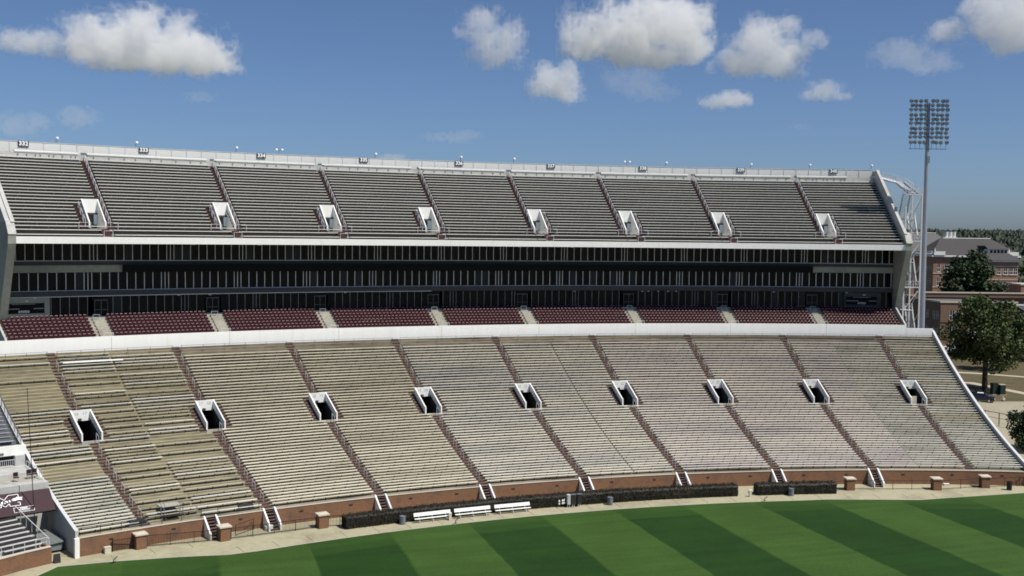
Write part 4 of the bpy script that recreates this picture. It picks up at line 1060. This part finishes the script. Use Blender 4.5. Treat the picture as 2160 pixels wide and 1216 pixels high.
for i in range(4): part('roof_panel', MB().add([cp(.15+.475*i,159.4,1.16-.03*i),cp(.15+.475*i+.455,159.4,1.16-.03*(i+1)),cp(.15+.475*i+.455,164.8,1.16-.03*(i+1)),cp(.15+.475*i,164.8,1.16-.03*i),
                        cp(.15+.475*i,159.4,1.05-.03*i),cp(.15+.475*i+.455,159.4,1.05-.03*(i+1)),cp(.15+.475*i+.455,164.8,1.05-.03*(i+1)),cp(.15+.475*i,164.8,1.05-.03*i)],[(0,1,2,3),(4,7,6,5),(0,4,5,1),(1,5,6,2),(2,6,7,3),(3,7,4,0)]), 'silver', root)
for s, R in ((.4,159.8),(1.8,159.8),(.4,164.4),(1.8,164.4)): part('foot', cbox(MB(),s-.08,s+.08,R-.08,R+.08,0,.25), 'bracket_dark', root)
root = thing('slim_pole', 'thin black pole leaning up before the maroon banner', 'pole', cp(1.9,162.6,0), world=True)
part('shaft', MB().tube(cp(1.9,162.6,0),cp(2.5,162.9,16.3),.05,.03,n=6), 'black_metal', root); part('base', cbox(MB(),1.7,2.1,162.4,162.8,0,.3), 'bin_black', root)
# near bleacher with brick front wall
O = Vector((-44.25,100.45,0)); U = Vector((-.62,-.785,0)).normalized(); D = Vector((-.785,.62,0)).normalized(); Z = Vector((0,0,1))
root = thing('corner_bleacher', 'grey bleacher rows behind the curved brick wall in the near corner', 'bleacher', O, world=True)
tb = MB()
for r in range(10):
    q = O+D*(.75+.8*r); z = 1.35+.25*r
    p0 = q+Z*z; tb.add([p0,p0+D*.8,p0+D*.8+Z*.25,p0+U*16,p0+U*16+D*.8,p0+U*16+D*.8+Z*.25,q,q+D*.8],[(0,1,4,3),(1,2,5,4),(6,0,1,7)])
    for k, (a, b) in enumerate(((.25,3.9),(5.2,15.5))):
        part('bench', MB().obox(q+U*((a+b)/2)+D*.42+Z*(z+.42), U, D, Z, (b-a)/2, .14, .03), 'steel_pale', root)
        part('bench_back', MB().obox(q+U*((a+b)/2)+D*.60+Z*(z+.50), U, D, Z, (b-a)/2, .03, .20), 'bracket_dark', root)
part('tiers', tb, 'concrete', root)
bw = MB(); pts_ = [O+U*.0-D*.0, O+U*2.5+D*.05, O+U*5-D*.18, O+U*8-D*.6, O+U*12-D*1.5]
for a, b in zip(pts_, pts_[1:]):
    dv = (b-a).normalized(); nv = Z.cross(dv); L = (b-a).length
    bw.obox((a+b)/2+Z*.8, dv, nv, Z, L/2+.02, .16, .8)
part('brick_front', bw, 'brick', root)
cpm = MB()
for a, b in zip(pts_, pts_[1:]): cpm.bar(a+Z*1.64, b+Z*1.64, .42, .08)
part('coping', cpm, 'cream_stone', root)
part('brick_end', MB().obox(O+D*.75+Z*.82, D, U, Z, .75, .14, .82), 'brick', root)
rl = MB()
for e in range(8):
    q = O+D*(.2+1.1*e)+Z*(1.35+.31*1.1*e*1.0); rl.bar(q, q+Z*1.0, .05)
rl.bar(O+D*.2+Z*2.35, O+D*7.9+Z*4.75, .06); part('side_rail', rl, 'steel_pale', root)
rl = MB()
for e in range(9):
    q = O+U*(.15+1.1*e)+D*.3+Z*1.6; rl.bar(q, q+Z*.9, .045)
rl.bar(O+U*.15+D*.3+Z*2.5, O+U*9+D*.3+Z*2.5, .05).bar(O+U*.15+D*.3+Z*2.1, O+U*9+D*.3+Z*2.1, .04); part('front_rail', rl, 'steel_pale', root)
root = thing('folding_sign', 'small dark folding sign at the end of the curved brick wall', 'sign', O-D*.3-U*.5, .7); part('panel', MB().add([(-.3,-.25,0),(.3,-.25,0),(.3,-.02,.85),(-.3,-.02,.85),(-.3,-.20,0),(.3,-.20,0)],[(0,1,2,3),(5,4,3,2)]), 'bin_black', root); part('panel', MB().add([(-.3,.25,0),(.3,.25,0),(.3,.02,.85),(-.3,.02,.85)],[(0,1,2,3)]), 'bin_black', root)

# ================================================================== buildings beyond the stand
def window(parent, x, y, z, w_, h, face='-y', sill=True, m='tinted_glass', fm='white_paint'):
    def B(mb, a0, a1, o0, o1, z0, z1):
        if face == '-y': return mb.box(a0, a1, y-o1, y-o0, z0, z1)
        return mb.box(x-o1, x-o0, a0, a1, z0, z1)
    c = x if face == '-y' else y
    wn = part('window', B(MB(), c-w_/2, c+w_/2, .0, .03, z, z+h), m, parent)
    part('frame', B(B(B(B(MB(), c-w_/2-.1, c-w_/2, 0,.07, z, z+h), c+w_/2, c+w_/2+.1, 0,.07, z, z+h), c-.05, c+.05, .031,.06, z, z+h), c-w_/2, c+w_/2, .031,.055, z+h*.5-.06, z+h*.5+.06), fm, wn)
    if sill: part('sill', B(MB(), c-w_/2-.2, c+w_/2+.2, 0,.2, z-.25, z), fm, wn)
    return wn
def hip(mb, x0, x1, y0, y1, z0, rz_, rx0, rx1, over=.8):
    ym = (y0+y1)/2; x0 -= over; x1 += over; y0 -= over; y1 += over
    return mb.add([(x0,y0,z0),(x1,y0,z0),(x1,y1,z0),(x0,y1,z0),(rx0,ym,rz_),(rx1,ym,rz_)],[(0,1,5,4),(1,2,5),(2,3,4,5),(3,0,4),(3,2,1,0)])
hall = thing('brick_hall', 'tall red brick hall with a slate hip roof behind the trees', 'building', (160,378,0), world=True)
part('wall', MB().box(147.5,177,370,387,0,26.4), 'brick_far', hall)
part('cornice', MB().box(146.7,177.8,369.2,387.8,26.4,27.0), 'white_paint', hall)
rf = part('roof', hip(MB(),147.5,177,370,387,27.02,32.9,153,171), 'roof_slate', hall)
part('ridge_cap', MB().box(154,171,378.2,378.8,32.85,33.15), 'white_clean', rf)
part('wing_wall', MB().box(160.5,172.9,361,370,0,25.0), 'brick_far', hall)
part('wing_cornice', MB().box(159.9,173.5,360.3,370.2,25.0,25.5), 'white_paint', hall)
part('wing_roof', MB().add([(159.7,360.1,25.52),(173.7,360.1,25.52),(172.4,367.4,28.0),(161.5,367.4,28.0),(159.7,369.9,25.52),(173.7,369.9,25.52)],[(0,1,2,3),(0,3,4),(1,5,2)]), 'roof_slate', hall)
dm = part('dormer', MB().box(165.5,172.2,367.2,371,27.6,29.3), 'white_paint', hall)
for i in range(5): part('dormer_window', MB().box(166.0+1.25*i,166.8+1.25*i,367.13,367.2,28.0,29.0), 'tinted_glass', dm)
part('dormer_roof', MB().add([(165.0,366.7,29.3),(172.7,366.7,29.3),(170.5,374,32.3),(165.5,374,32.3)],[(0,1,2,3)]), 'roof_slate', dm)
for x0, x1 in ((147.3,151.2),(173.2,176.8)):
    part('balustrade', MB().box(x0,x1,369.0,369.5,27.02,28.3), 'white_clean', hall); part('finial', MB().tube((x0+.3,369.2,28.3),(x0+.3,369.2,29.5),.3,.05,n=6), 'white_clean', hall)
bl = MB()
for e in range(16): bl.box(146.85,147.25,370.6+e,371.0+e,27.02,28.1)
part('side_balustrade', bl.box(146.85,147.25,370.4,386.6,28.12,28.35), 'white_clean', hall)
for r, z in enumerate((2.5,7.1,11.7,16.4,21.2)):
    for x in (149.4,152.0,153.6,156.2,158.8,160.4): window(hall, x, 370, z, 1.0, 2.7)
    part('string_course', MB().box(147.4,177.1,369.86,370.0,z-.75,z-.45), 'cream_stone', hall)
    for y in (372.5,375.5,379,382,385): window(hall, 147.5, y, z, 1.2, 2.6, '-x', False)
for z in (3.0,7.4,11.8,16.2,20.8):
    for x in (162.0,164.2,166.4,168.6,170.5,172.0): window(hall, x, 361, z, 1.15, 2.0)
    part('string_course', MB().box(160.4,173.0,360.88,361.0,z+2.6,z+2.85), 'cream_stone', hall)
low = thing('flat_roof_hall', 'lower brown brick hall with flat white-edged roof behind the oak', 'building', (128,298,0), world=True)
part('wall', MB().box(118,139,290,308,0,15.0), 'brick_tan', low)
part('parapet', MB().box(117.8,139.2,289.8,290.1,15.0,15.5).box(117.8,118.1,290.1,308.2,15.0,15.45), 'cream_stone', low)
part('roof', MB().box(118.1,139,290.1,308,15.0,15.1), 'roof_shingle', low)
part('rear_parapet', MB().box(119.5,152,311,311.6,15.4,16.6), 'brick_tan', low); part('rear_coping', MB().box(119.3,152.2,310.8,311.8,16.6,16.95), 'cream_stone', low)
part('rear_wing', MB().box(119.5,152,311.6,326,0,15.4), 'brick_tan', low)
for z in (1.2,5.6,10.2):
    for x in (121.2,122.9,126.6,128.3,132,133.7): window(low, x, 290, z, 1.25, 2.6)
    for y in (292,294.5,299,301.5,305): window(low, 118, y, z, 1.1, 2.4, '-x', False)
    part('string_course', MB().box(117.9,139.1,289.9,290.0,z-.7,z-.45), 'brick_brown', low)
part('entrance', MB().box(118.6,120.0,288.6,289.99,0,3.0), 'white_paint', low)
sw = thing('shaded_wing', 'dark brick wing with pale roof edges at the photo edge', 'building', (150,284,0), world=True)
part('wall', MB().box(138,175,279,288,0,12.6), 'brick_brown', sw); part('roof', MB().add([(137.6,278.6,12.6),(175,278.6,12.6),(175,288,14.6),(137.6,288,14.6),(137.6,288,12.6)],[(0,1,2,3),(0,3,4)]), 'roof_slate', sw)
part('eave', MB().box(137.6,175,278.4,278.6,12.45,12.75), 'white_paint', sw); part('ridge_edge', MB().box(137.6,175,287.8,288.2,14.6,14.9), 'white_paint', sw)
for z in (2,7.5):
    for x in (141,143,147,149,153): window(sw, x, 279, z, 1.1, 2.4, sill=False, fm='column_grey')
ph = thing('roof_house', 'small brick roof house standing above the flat-roofed hall', 'building', (157,320,15), world=True)
part('wall', MB().box(152.5,164,316,324,0,19.0), 'brick_far', ph); part('parapet', MB().box(152.3,164.2,315.8,324.2,19.0,19.4), 'cream_stone', ph)
fh = thing('grey_roof_hall', 'far hall with stepped grey roofs behind the mast', 'building', (165,430,0), world=True)
part('wall', MB().box(150,178,420,440,0,27), 'brick_far', fh); part('roof', MB().add([(149,419,27),(180,419,27),(172,430,35.0),(152,430,35.0)],[(0,1,2,3)]).add([(180,419,27),(180,441,27),(172,430,35)],[(0,1,2)]), 'roof_shingle', fh); part('eave', MB().box(149,180,418.7,419,26.6,27.1), 'white_paint', fh); part('ridge_cap', MB().box(152,172,429.7,430.3,35.0,35.3), 'white_paint', fh)
part('roof_step', MB().add([(148,414,26.0),(166,414,26.0),(166,419,29.0),(148,419,29.0)],[(0,1,2,3)]), 'roof_shingle', fh)
cl = thing('rooftop_plant', 'cluster of white rooftop fans above the brick hall ridge', 'rooftop units', (164,400,33.2))
for i in range(3):
    for j in range(2): part('fan_unit', MB().tube((i*1.5,j*1.5,0.2),(i*1.5,j*1.5,2.2),.55,.65,n=10), 'white_paint', cl)
part('frame', MB().box(-.8,4,-.8,2.4,-8,.2), 'white_paint', cl)
low_w = single('garden_wall', MB().box(92,104,262,262.4,0,1.1), 'cream_stone', 'low pale garden wall before the flat-roofed hall', 'wall')

# ================================================================== trees
def tree(name, label, loc, h, cr_, cz, trunk_r, nl, leaf, m, seed, group='trees beyond the stand', clumps=46, crz=None, name_trunk=True, flat_top=False):
    r = random.Random(seed); loc = Vector(loc); root = thing(name, label, 'tree', loc, group=group)
    crz = crz or (h-cz)
    tk = MB(); tk.tube((0,0,-.2),(0,0,cz*.8),trunk_r,trunk_r*.7,n=10,caps=False); top = Vector((r.uniform(-.4,.4),r.uniform(-.4,.4),cz+crz*.55)); tk.tube((0,0,cz*.8),top,trunk_r*.7,trunk_r*.15,n=8,caps=False)
    CL = []
    for i in range(clumps):
        while True:
            v = Vector((r.uniform(-1,1),r.uniform(-1,1),r.uniform(-.75,1)))
            if .30 < v.length < 1: break
        prof = 1.0-.35*max(0,v.z)**1.5
        c = Vector((v.x*cr_*.86*prof, v.y*cr_*.86*prof, cz+v.z*crz*.88)); CL.append((c, r.uniform(.55,1.0)*cr_*.30))
    for c, _ in CL[:14]:
        s = Vector((0,0,cz*.8+r.uniform(0,crz*.4))); tk.tube(s, s.lerp(c,.85), trunk_r*.28, trunk_r*.06, n=5, caps=False)
    part('trunk', tk, 'bark', root, smooth=True)
    def pos(q):
        c, rad = q.choice(CL); v = Vector((q.gauss(0,1),q.gauss(0,1),q.gauss(0,.75))).normalized()*rad*(q.random()**.45); return c+v
    part('crown', leaves(nl, pos, leaf, seed+1), m, root, kind=None)
    return root
tree('oak_tree','broad green oak tree standing over the parked blue car',(101.5,225,0),21.4,9.7,12.2,.62,17000,.62,'leaf_oak',11,clumps=54,crz=9.0)
tree('cedar_tree','tall dark rounded tree before the brick hall',(147.6,338,0),30.4,12.6,13.0,.7,34000,1.0,'leaf_dark',12,clumps=140,crz=17.0)
tree('shade_tree','low dark tree at the photo edge beside the end wall',(81.0,160.5,0),9.0,5.3,4.0,.3,9500,.40,'leaf_dark',13,crz=4.4)
tree('shade_tree','small dark tree behind the oak along the shaded wing',(121,262,0),11,6,6.5,.35,6000,.6,'leaf_dark',14,crz=4.6)
tree('shade_tree','tree at the photo edge beside the brick hall wing',(190,384,0),27,9,14,.6,7000,.9,'leaf_dark',15,crz=13)
tree('shade_tree','tree peeking over the right end of the hall roof',(196,430,0),30,9,17,.6,6000,1.0,'leaf_forest',16,crz=13)
tree('sapling','thin young tree with a bare stem left of the oak',(95.5,238,0),6.0,1.8,4.2,.10,900,.4,'leaf_oak',17,clumps=14,crz=1.6)
tree('shrub','dark shrub at the foot of the flat-roofed hall',(121,286,0),3.0,2.2,1.2,.12,1500,.4,'leaf_dark',18,clumps=16,crz=1.5,group='shrubs')
# far wooded hill
hb = MB(); NX, NY = 40, 14
def hz(x, y): 
    t = max(0,min(1,(y-480)/1100)); return -.5+31*t*t*(3-2*t)+3.0*mnoise.noise(Vector((x*.004,y*.004,3)))*t
for j in range(NY+1):
    for i in range(NX+1):
        x = -1800+i*(4400/NX); y = 460+j*(2200/NY); hb.v.append((x,y,hz(x,y)))
hb.f = [(j*(NX+1)+i,j*(NX+1)+i+1,(j+1)*(NX+1)+i+1,(j+1)*(NX+1)+i) for j in range(NY) for i in range(NX)]
struct('hill', hb, 'ground_far')
fr_ = random.Random(21); fb = MB()
ico = [(0,0,1)]+[(math.cos(a)*.89,math.sin(a)*.89,.45) for a in [i*math.pi*2/6 for i in range(6)]]+[(math.cos(a),math.sin(a),-.3) for a in [(i+.5)*math.pi*2/6 for i in range(6)]]
icf = [(0,1+i,1+(i+1)%6) for i in range(6)]+[(1+i,7+i,1+(i+1)%6) for i in range(6)]+[(1+(i+1)%6,7+i,7+(i+1)%6) for i in range(6)]
for n in range(2600):
    y = 445+ (fr_.random()**.8)*1300; sx = fr_.uniform(.36,.60); x = sx*y
    if y < 480 and sx < .44: continue
    h = fr_.uniform(11,19); rr = fr_.uniform(4.5,7.5); z = hz(x,y) if y > 460 else 0
    for q in range(4):
        ox, oy, oz = (fr_.uniform(-.5,.5)*rr, fr_.uniform(-.5,.5)*rr, fr_.uniform(-.25,.12)*h); k = fr_.uniform(.45,.75)
        fb.add([(x+ox+vx*rr*k*fr_.uniform(.8,1.2), y+oy+vy*rr*k*fr_.uniform(.8,1.2), z+h*.66+oz+vz*h*.36*fr_.uniform(.75,1.2)) for vx,vy,vz in ico], icf)
o = link('forest', fb.mesh('forest','leaf_forest')); o['kind'] = 'stuff'; o['label'] = 'far wooded hill behind the campus halls'; o['category'] = 'forest'
# ================================================================== street things
root = thing('parked_car', 'dark blue car parked on the lawn under the oak', 'car', (94.1,210.0,.02), R_(-30))
root.scale = (1.15,1.15,1.15)
def car(root):
    prof = [(-2.15,.32),(-2.2,.62),(-2.1,.88),(-1.55,.96),(-.95,1.42),(.55,1.45),(1.35,.98),(2.05,.86),(2.2,.62),(2.15,.32)]
    b = MB(); k = len(prof); P = []
    for y, sc_ in ((-.86,.0),(-.84,1),(.84,1),(.86,.0)):
        for x, z in prof:
            inset = .16*max(0,(z-.95)/.5); yy = y-math.copysign(inset,y); P.append((x*(.985 if abs(y) > .85 else 1), yy, z))
    F = [(j*k+i,j*k+i+1,(j+1)*k+i+1,(j+1)*k+i) for j in range(3) for i in range(k-1)]+[tuple(range(k)), tuple(range(4*k-1,3*k-1,-1))]+[(0,k,2*k,3*k),(k-1,4*k-1,3*k-1,2*k-1)]
    part('body', b.add(P,F), 'car_blue', root)
    part('windscreen', MB().add([(.62,-.66,1.43),(.62,.66,1.43),(1.33,.76,1.01),(1.33,-.76,1.01)],[(0,1,2,3)]), 'car_glass', root)
    part('rear_window', MB().add([(-1.0,-.66,1.40),(-1.0,.66,1.40),(-1.52,.76,1.0),(-1.52,-.76,1.0)],[(3,2,1,0)]), 'car_glass', root)
    for s in (-1,1):
        part('side_window', MB().add([(-1.25,s*.80,1.02),(1.1,s*.80,1.02),(.5,s*.715,1.38),(-.85,s*.715,1.38)],[(0,1,2,3)] if s < 0 else [(3,2,1,0)]), 'car_glass', root)
        for x in (-1.35,1.35):
            wl = part('wheel', MB().tube((x,s*.70,.32),(x,s*.90,.32),.32,n=16), 'tyre', root); part('rim', MB().tube((x,s*.895,.32),(x,s*.915,.32),.19,n=10), 'chrome', wl)
        part('headlight', MB().box(2.05,2.2,s*.62-.16,s*.62+.16,.62,.76), 'lamp_glass', root); part('tail_light', MB().box(-2.21,-2.1,s*.66-.14,s*.66+.14,.66,.82), 'step_maroon', root)
    part('number_plate', MB().box(2.2,2.23,-.26,.26,.42,.55), 'white_clean', root); part('roof_rack', MB().box(-.6,.35,-.5,.5,1.47,1.53), 'white_clean', root)
car(root)
for x, y, h, lab in ((101.2,219.9,2.3,'dark green utility box beside the oak trunk'),(102.6,219.5,2.1,'second utility box with a pale top beside the dark green one')):
    root = thing('utility_box', lab, 'utility box', (x,y,0), .2); part('body', MB().box(-.6,.6,-.5,.5,0,h), 'util_green', root); part('lid', MB().box(-.65,.65,-.55,.55,h,h+.12), 'concrete' if h < 2.2 else 'util_green', root); part('plinth', MB().box(-.75,.75,-.65,.65,0,.1), 'concrete', root)
root = thing('hydrant', 'squat pale hydrant on the lawn by the kerb', 'hydrant', (98.7,210.4,0)); part('barrel', MB().tube((0,0,0),(0,0,.7),.28,.24,n=10).tube((0,0,.7),(0,0,.95),.28,.06,n=10), 'cream_stone', root, smooth=True); part('outlet', MB().tube((-.42,0,.5),(.42,0,.5),.12,n=8), 'cream_stone', root)
root = thing('street_fence', 'rusty rail fence across the street behind the end wall', 'fence', (81,190,0)); 
for i in range(6): part('post', MB().bar((i*1.3,-i*2.6,0),(i*1.3,-i*2.6,2.3),.12), 'bark', root)
part('top_rail', MB().bar((0,0,2.25),(6.5,-13,2.25),.10), 'bark', root); part('mid_rail', MB().bar((0,0,1.3),(6.5,-13,1.3),.06), 'bark', root)

# ================================================================== clouds: real volumes some 2.6 km away
CL_ = {'c1': [(-1006,485,69,50),(-949,497,74,56),(-896,521,49,49),(-856,481,74,55),(-793,465,73,46),(-746,460,42,39),(-694,432,36,17),(-966,451,87,31),(-874,438,110,27)],
 'c2': [(-1174,487,64,26),(-1133,495,28,23),(-1220,480,39,13),(-1128,465,32,15)], 'c3': [(-772,362,34,12)], 'c4': [(-1211,287,57,25),(-1170,300,32,18)], 'c4b': [(-1066,307,40,22)],
 'c5': [(-77,542,38,35),(-30,502,47,35),(-47,473,52,26),(-117,518,26,16)],
 'c6': [(161,504,44,40),(224,528,70,53),(293,517,82,71),(350,575,65,41),(397,530,65,65),(419,576,36,30),(340,466,106,29),(438,490,36,30)],
 'c7': [(93,406,49,42),(122,412,37,37),(76,389,33,26),(116,372,46,21)],
 'c8': [(600,492,66,54),(560,463,60,36),(653,470,54,48),(668,544,19,29),(582,526,36,22),(630,441,72,17)],
 'c9': [(732,520,24,18),(750,513,17,15)], 'c10': [(493,361,33,17),(539,371,33,19),(518,364,47,14)],
 'c11': [(759,391,31,22),(772,399,19,17),(730,379,26,11),(799,380,27,11)], 'c12': [(698,306,18,7)], 'c13': [(-138,271,46,12),(-109,276,23,12),(-190,271,32,9)],
 'c14': [(1049,537,35,28),(1066,549,25,18)], 'c15': [(947,485,62,31),(1017,468,56,27),(982,468,75,20),(929,501,37,20)],
 'c16': [(1186,584,58,51),(1227,562,65,65),(1151,607,45,32),(1229,516,77,32)], 'c17': [(-294,214,32,12)], 'c18': [(295,414,70,29),(325,386,58,21),(237,419,29,12)]}
CLAB = {'c1':('large heaped white cloud over signs 332 and 333',1.0),'c2':('small white cloud at the upper edge beside the large heaped one',.8),'c3':('faint wisp of cloud below the large heaped cloud',.42),'c4':('faint low cloud just above sign 332',.40),'c4b':('faint little cloud above the first rooftop lamp',.42),
 'c5':('grey-white two-lobed cloud high above sign 336',.6),'c6':('biggest grey-bottomed cloud near the top of the sky',1.0),'c7':('round bright cloud under the biggest one',1.0),'c8':('grey-white cloud with a knob on top',.75),'c9':('small round cloud beside the one with a knob',.6),
 'c10':('small flat bright cloud above sign 338',.8),'c11':('small pyramid-shaped cloud left of the floodlights',.8),'c12':('tiny faint cloud below the pyramid-shaped one',.40),'c13':('thin low streak of cloud above sign 336',.48),'c14':('small bright puff in the upper far corner',.7),
 'c15':('torn grey cloud above the floodlight bank',.49),'c16':('bright cloud cut by the upper far corner',.8),'c17':('faint cloud rising behind the parapet at sign 335',.6),'c18':('thin grey veil of cloud hanging under the biggest cloud',.33)}
import numpy as np
def vnoise(x, y, z, seed):
    rs = np.random.RandomState(seed); n = 32; G = rs.rand(n, n, n)
    xi = np.floor(x).astype(int); yi = np.floor(y).astype(int); zi = np.floor(z).astype(int)
    f = lambda t: t*t*(3-2*t); u, v, w_ = f(x-xi), f(y-yi), f(z-zi); out = 0
    for a in (0,1):
        for b in (0,1):
            for c in (0,1):
                out = out+G[(xi+a) % n, (yi+b) % n, (zi+c) % n]*(u if a else 1-u)*(v if b else 1-v)*(w_ if c else 1-w_)
    return out
def surface_nets(F, org, vox):
    """closed quad surface of the region F > 0"""
    S = F > 0; nx, ny, nz = F.shape
    c = np.zeros((nx-1,ny-1,nz-1), int)
    for a in (0,1):
        for b in (0,1):
            for d in (0,1): c += S[a:nx-1+a, b:ny-1+b, d:nz-1+d]
    act = (c > 0) & (c < 8); idx = -np.ones(act.shape, int); cells = np.argwhere(act); idx[act] = np.arange(len(cells))
    acc = np.zeros((len(cells),3)); cnt = np.zeros(len(cells))
    cor = [(a,b,d) for a in (0,1) for b in (0,1) for d in (0,1)]
    for i, p in enumerate(cor):
        for q in cor[i+1:]:
            if sum(abs(p[k]-q[k]) for k in range(3)) != 1: continue
            fp = F[cells[:,0]+p[0],cells[:,1]+p[1],cells[:,2]+p[2]]; fq = F[cells[:,0]+q[0],cells[:,1]+q[1],cells[:,2]+q[2]]
            m = (fp > 0) != (fq > 0); t = np.where(m, fp/np.where(np.abs(fp-fq) < 1e-9, 1, fp-fq), 0)
            P = np.array(p)[None,:]+t[:,None]*(np.array(q)-np.array(p))[None,:]
            acc[m] += P[m]; cnt[m] += 1
    V = (cells+acc/np.maximum(cnt,1)[:,None])*vox+org
    Q = []
    for ax in range(3):
        o1, o2 = (ax+1) % 3, (ax+2) % 3
        A = np.moveaxis(S,(ax,o1,o2),(0,1,2)); I = np.moveaxis(idx,(ax,o1,o2),(0,1,2))
        d = A[:-1,1:-1,1:-1].astype(int)-A[1:,1:-1,1:-1].astype(int)
        e = np.argwhere(d != 0)
        if len(e) == 0: continue
        i, j, k = e[:,0], e[:,1]+1, e[:,2]+1; sg = d[e[:,0],e[:,1],e[:,2]]
        q = np.stack([I[i,j-1,k-1],I[i,j,k-1],I[i,j,k],I[i,j-1,k]],1); q[sg < 0] = q[sg < 0][:,::-1]; Q.append(q)
    return V, np.concatenate(Q)
def cloud(key, puffs, label, dens, Y=2600):
    m = bpy.data.materials.new('cloud_'+key); m.use_nodes = True; n = m.node_tree.nodes; n.remove(n['Principled BSDF'])
    pv = n.new('ShaderNodeVolumePrincipled'); pv.inputs['Color'].default_value = (.985,.985,.985,1); pv.inputs['Density'].default_value = CDENS*dens**1.6; pv.inputs['Anisotropy'].default_value = 0.0
    m.node_tree.links.new(pv.outputs[0], n['Material Output'].inputs['Volume'])
    cx = sum(p[0] for p in puffs)/len(puffs); cz = sum(p[1] for p in puffs)/len(puffs); B = Vector((cx,Y,cz)); rs = random.Random(key)
    E_ = []; lo = np.array([1e9]*3); hi = -lo
    for px, pz, rx, rz_ in puffs:
        c_ = np.array([px-cx, rs.uniform(-.3,.3)*rx, pz-cz]); r = np.array([rx,min(rx,rz_*1.6),rz_])*1.02; E_.append((c_,r)); lo = np.minimum(lo,c_-r*1.45); hi = np.maximum(hi,c_+r*1.45)
    vox = float(np.clip((np.prod(hi-lo)/520000)**(1/3), 1.2, 4.5)); dim = np.maximum(6,((hi-lo)/vox).astype(int))
    X, Yg, Z_ = np.meshgrid(*[lo[i]+vox*np.arange(dim[i]) for i in range(3)], indexing='ij')
    d = np.full(X.shape, 9.0)
    for c_, r in E_: d = np.minimum(d, np.sqrt(((X-c_[0])/r[0])**2+((Yg-c_[1])/r[1])**2+((Z_-c_[2])/r[2])**2))
    sz = float(np.clip(max(p[3] for p in puffs)*.75, 7, 34)); sd_ = int(rs.random()*1000); nf = 0; amp = 1.0; tot = 0; f_ = 1/sz
    for o_ in range(6):
        v = vnoise(X*f_+50+o_*7.3, Yg*f_+50, Z_*f_*1.1+50, sd_+o_); v = 1-abs(2*v-1)*1.5 if o_ > 0 else v*1.3-.1
        nf = nf+amp*v; tot += amp; amp *= .62; f_ *= 2.05
        if 1/f_ < vox*1.2: break
    nf = nf/tot
    F = (1-d)*1.0+(nf-.52)*(2.0 if dens < .5 else 1.75)
    if dens >= .7: zb = min(p[1]-p[3]*.75 for p in puffs)-cz; F = F-np.clip((zb+18-Z_)/40,0,1)*.8
    F[0]=F[-1]=-1; F[:,0]=F[:,-1]=-1; F[:,:,0]=F[:,:,-1]=-1
    if dens >= .5:
        F2 = F+.62*(nf-.22); F2[0]=F2[-1]=-1; F2[:,0]=F2[:,-1]=-1; F2[:,:,0]=F2[:,:,-1]=-1
        V2, Q2 = surface_nets(F2, lo, vox)
    V, Q = surface_nets(F, lo, vox)
    me = bpy.data.meshes.new('cloud'); me.from_pydata(V.tolist(), [], Q.tolist()); me.update(); me.materials.append(m)
    o = link('cloud', me); o.location = B; o['label'] = label; o['category'] = 'cloud'; o['group'] = 'clouds in the sky'
    if dens >= .5:
        m2 = m.copy(); m2.node_tree.nodes['Principled Volume'].inputs['Density'].default_value = CDENS*.36
        me = bpy.data.meshes.new('veil'); me.from_pydata(V2.tolist(), [], Q2.tolist()); me.update(); me.materials.append(m2); link('veil', me, o)
CDENS = .0115
FAR = {'c10':1.22,'c4b':1.25,'c3':1.25,'c18':1.12,'c7':.86,'c4':1.25,'c13':1.2,'c15':.9}     # some stand farther off, some nearer, clear of each other's shade
for k_, pf in CL_.items():
    q = FAR.get(k_, 1.0); cloud(k_, [(a*q,(b-32)*q+32,r1*q,r2*q) for a,b,r1,r2 in pf], *CLAB[k_], Y=2600*q)
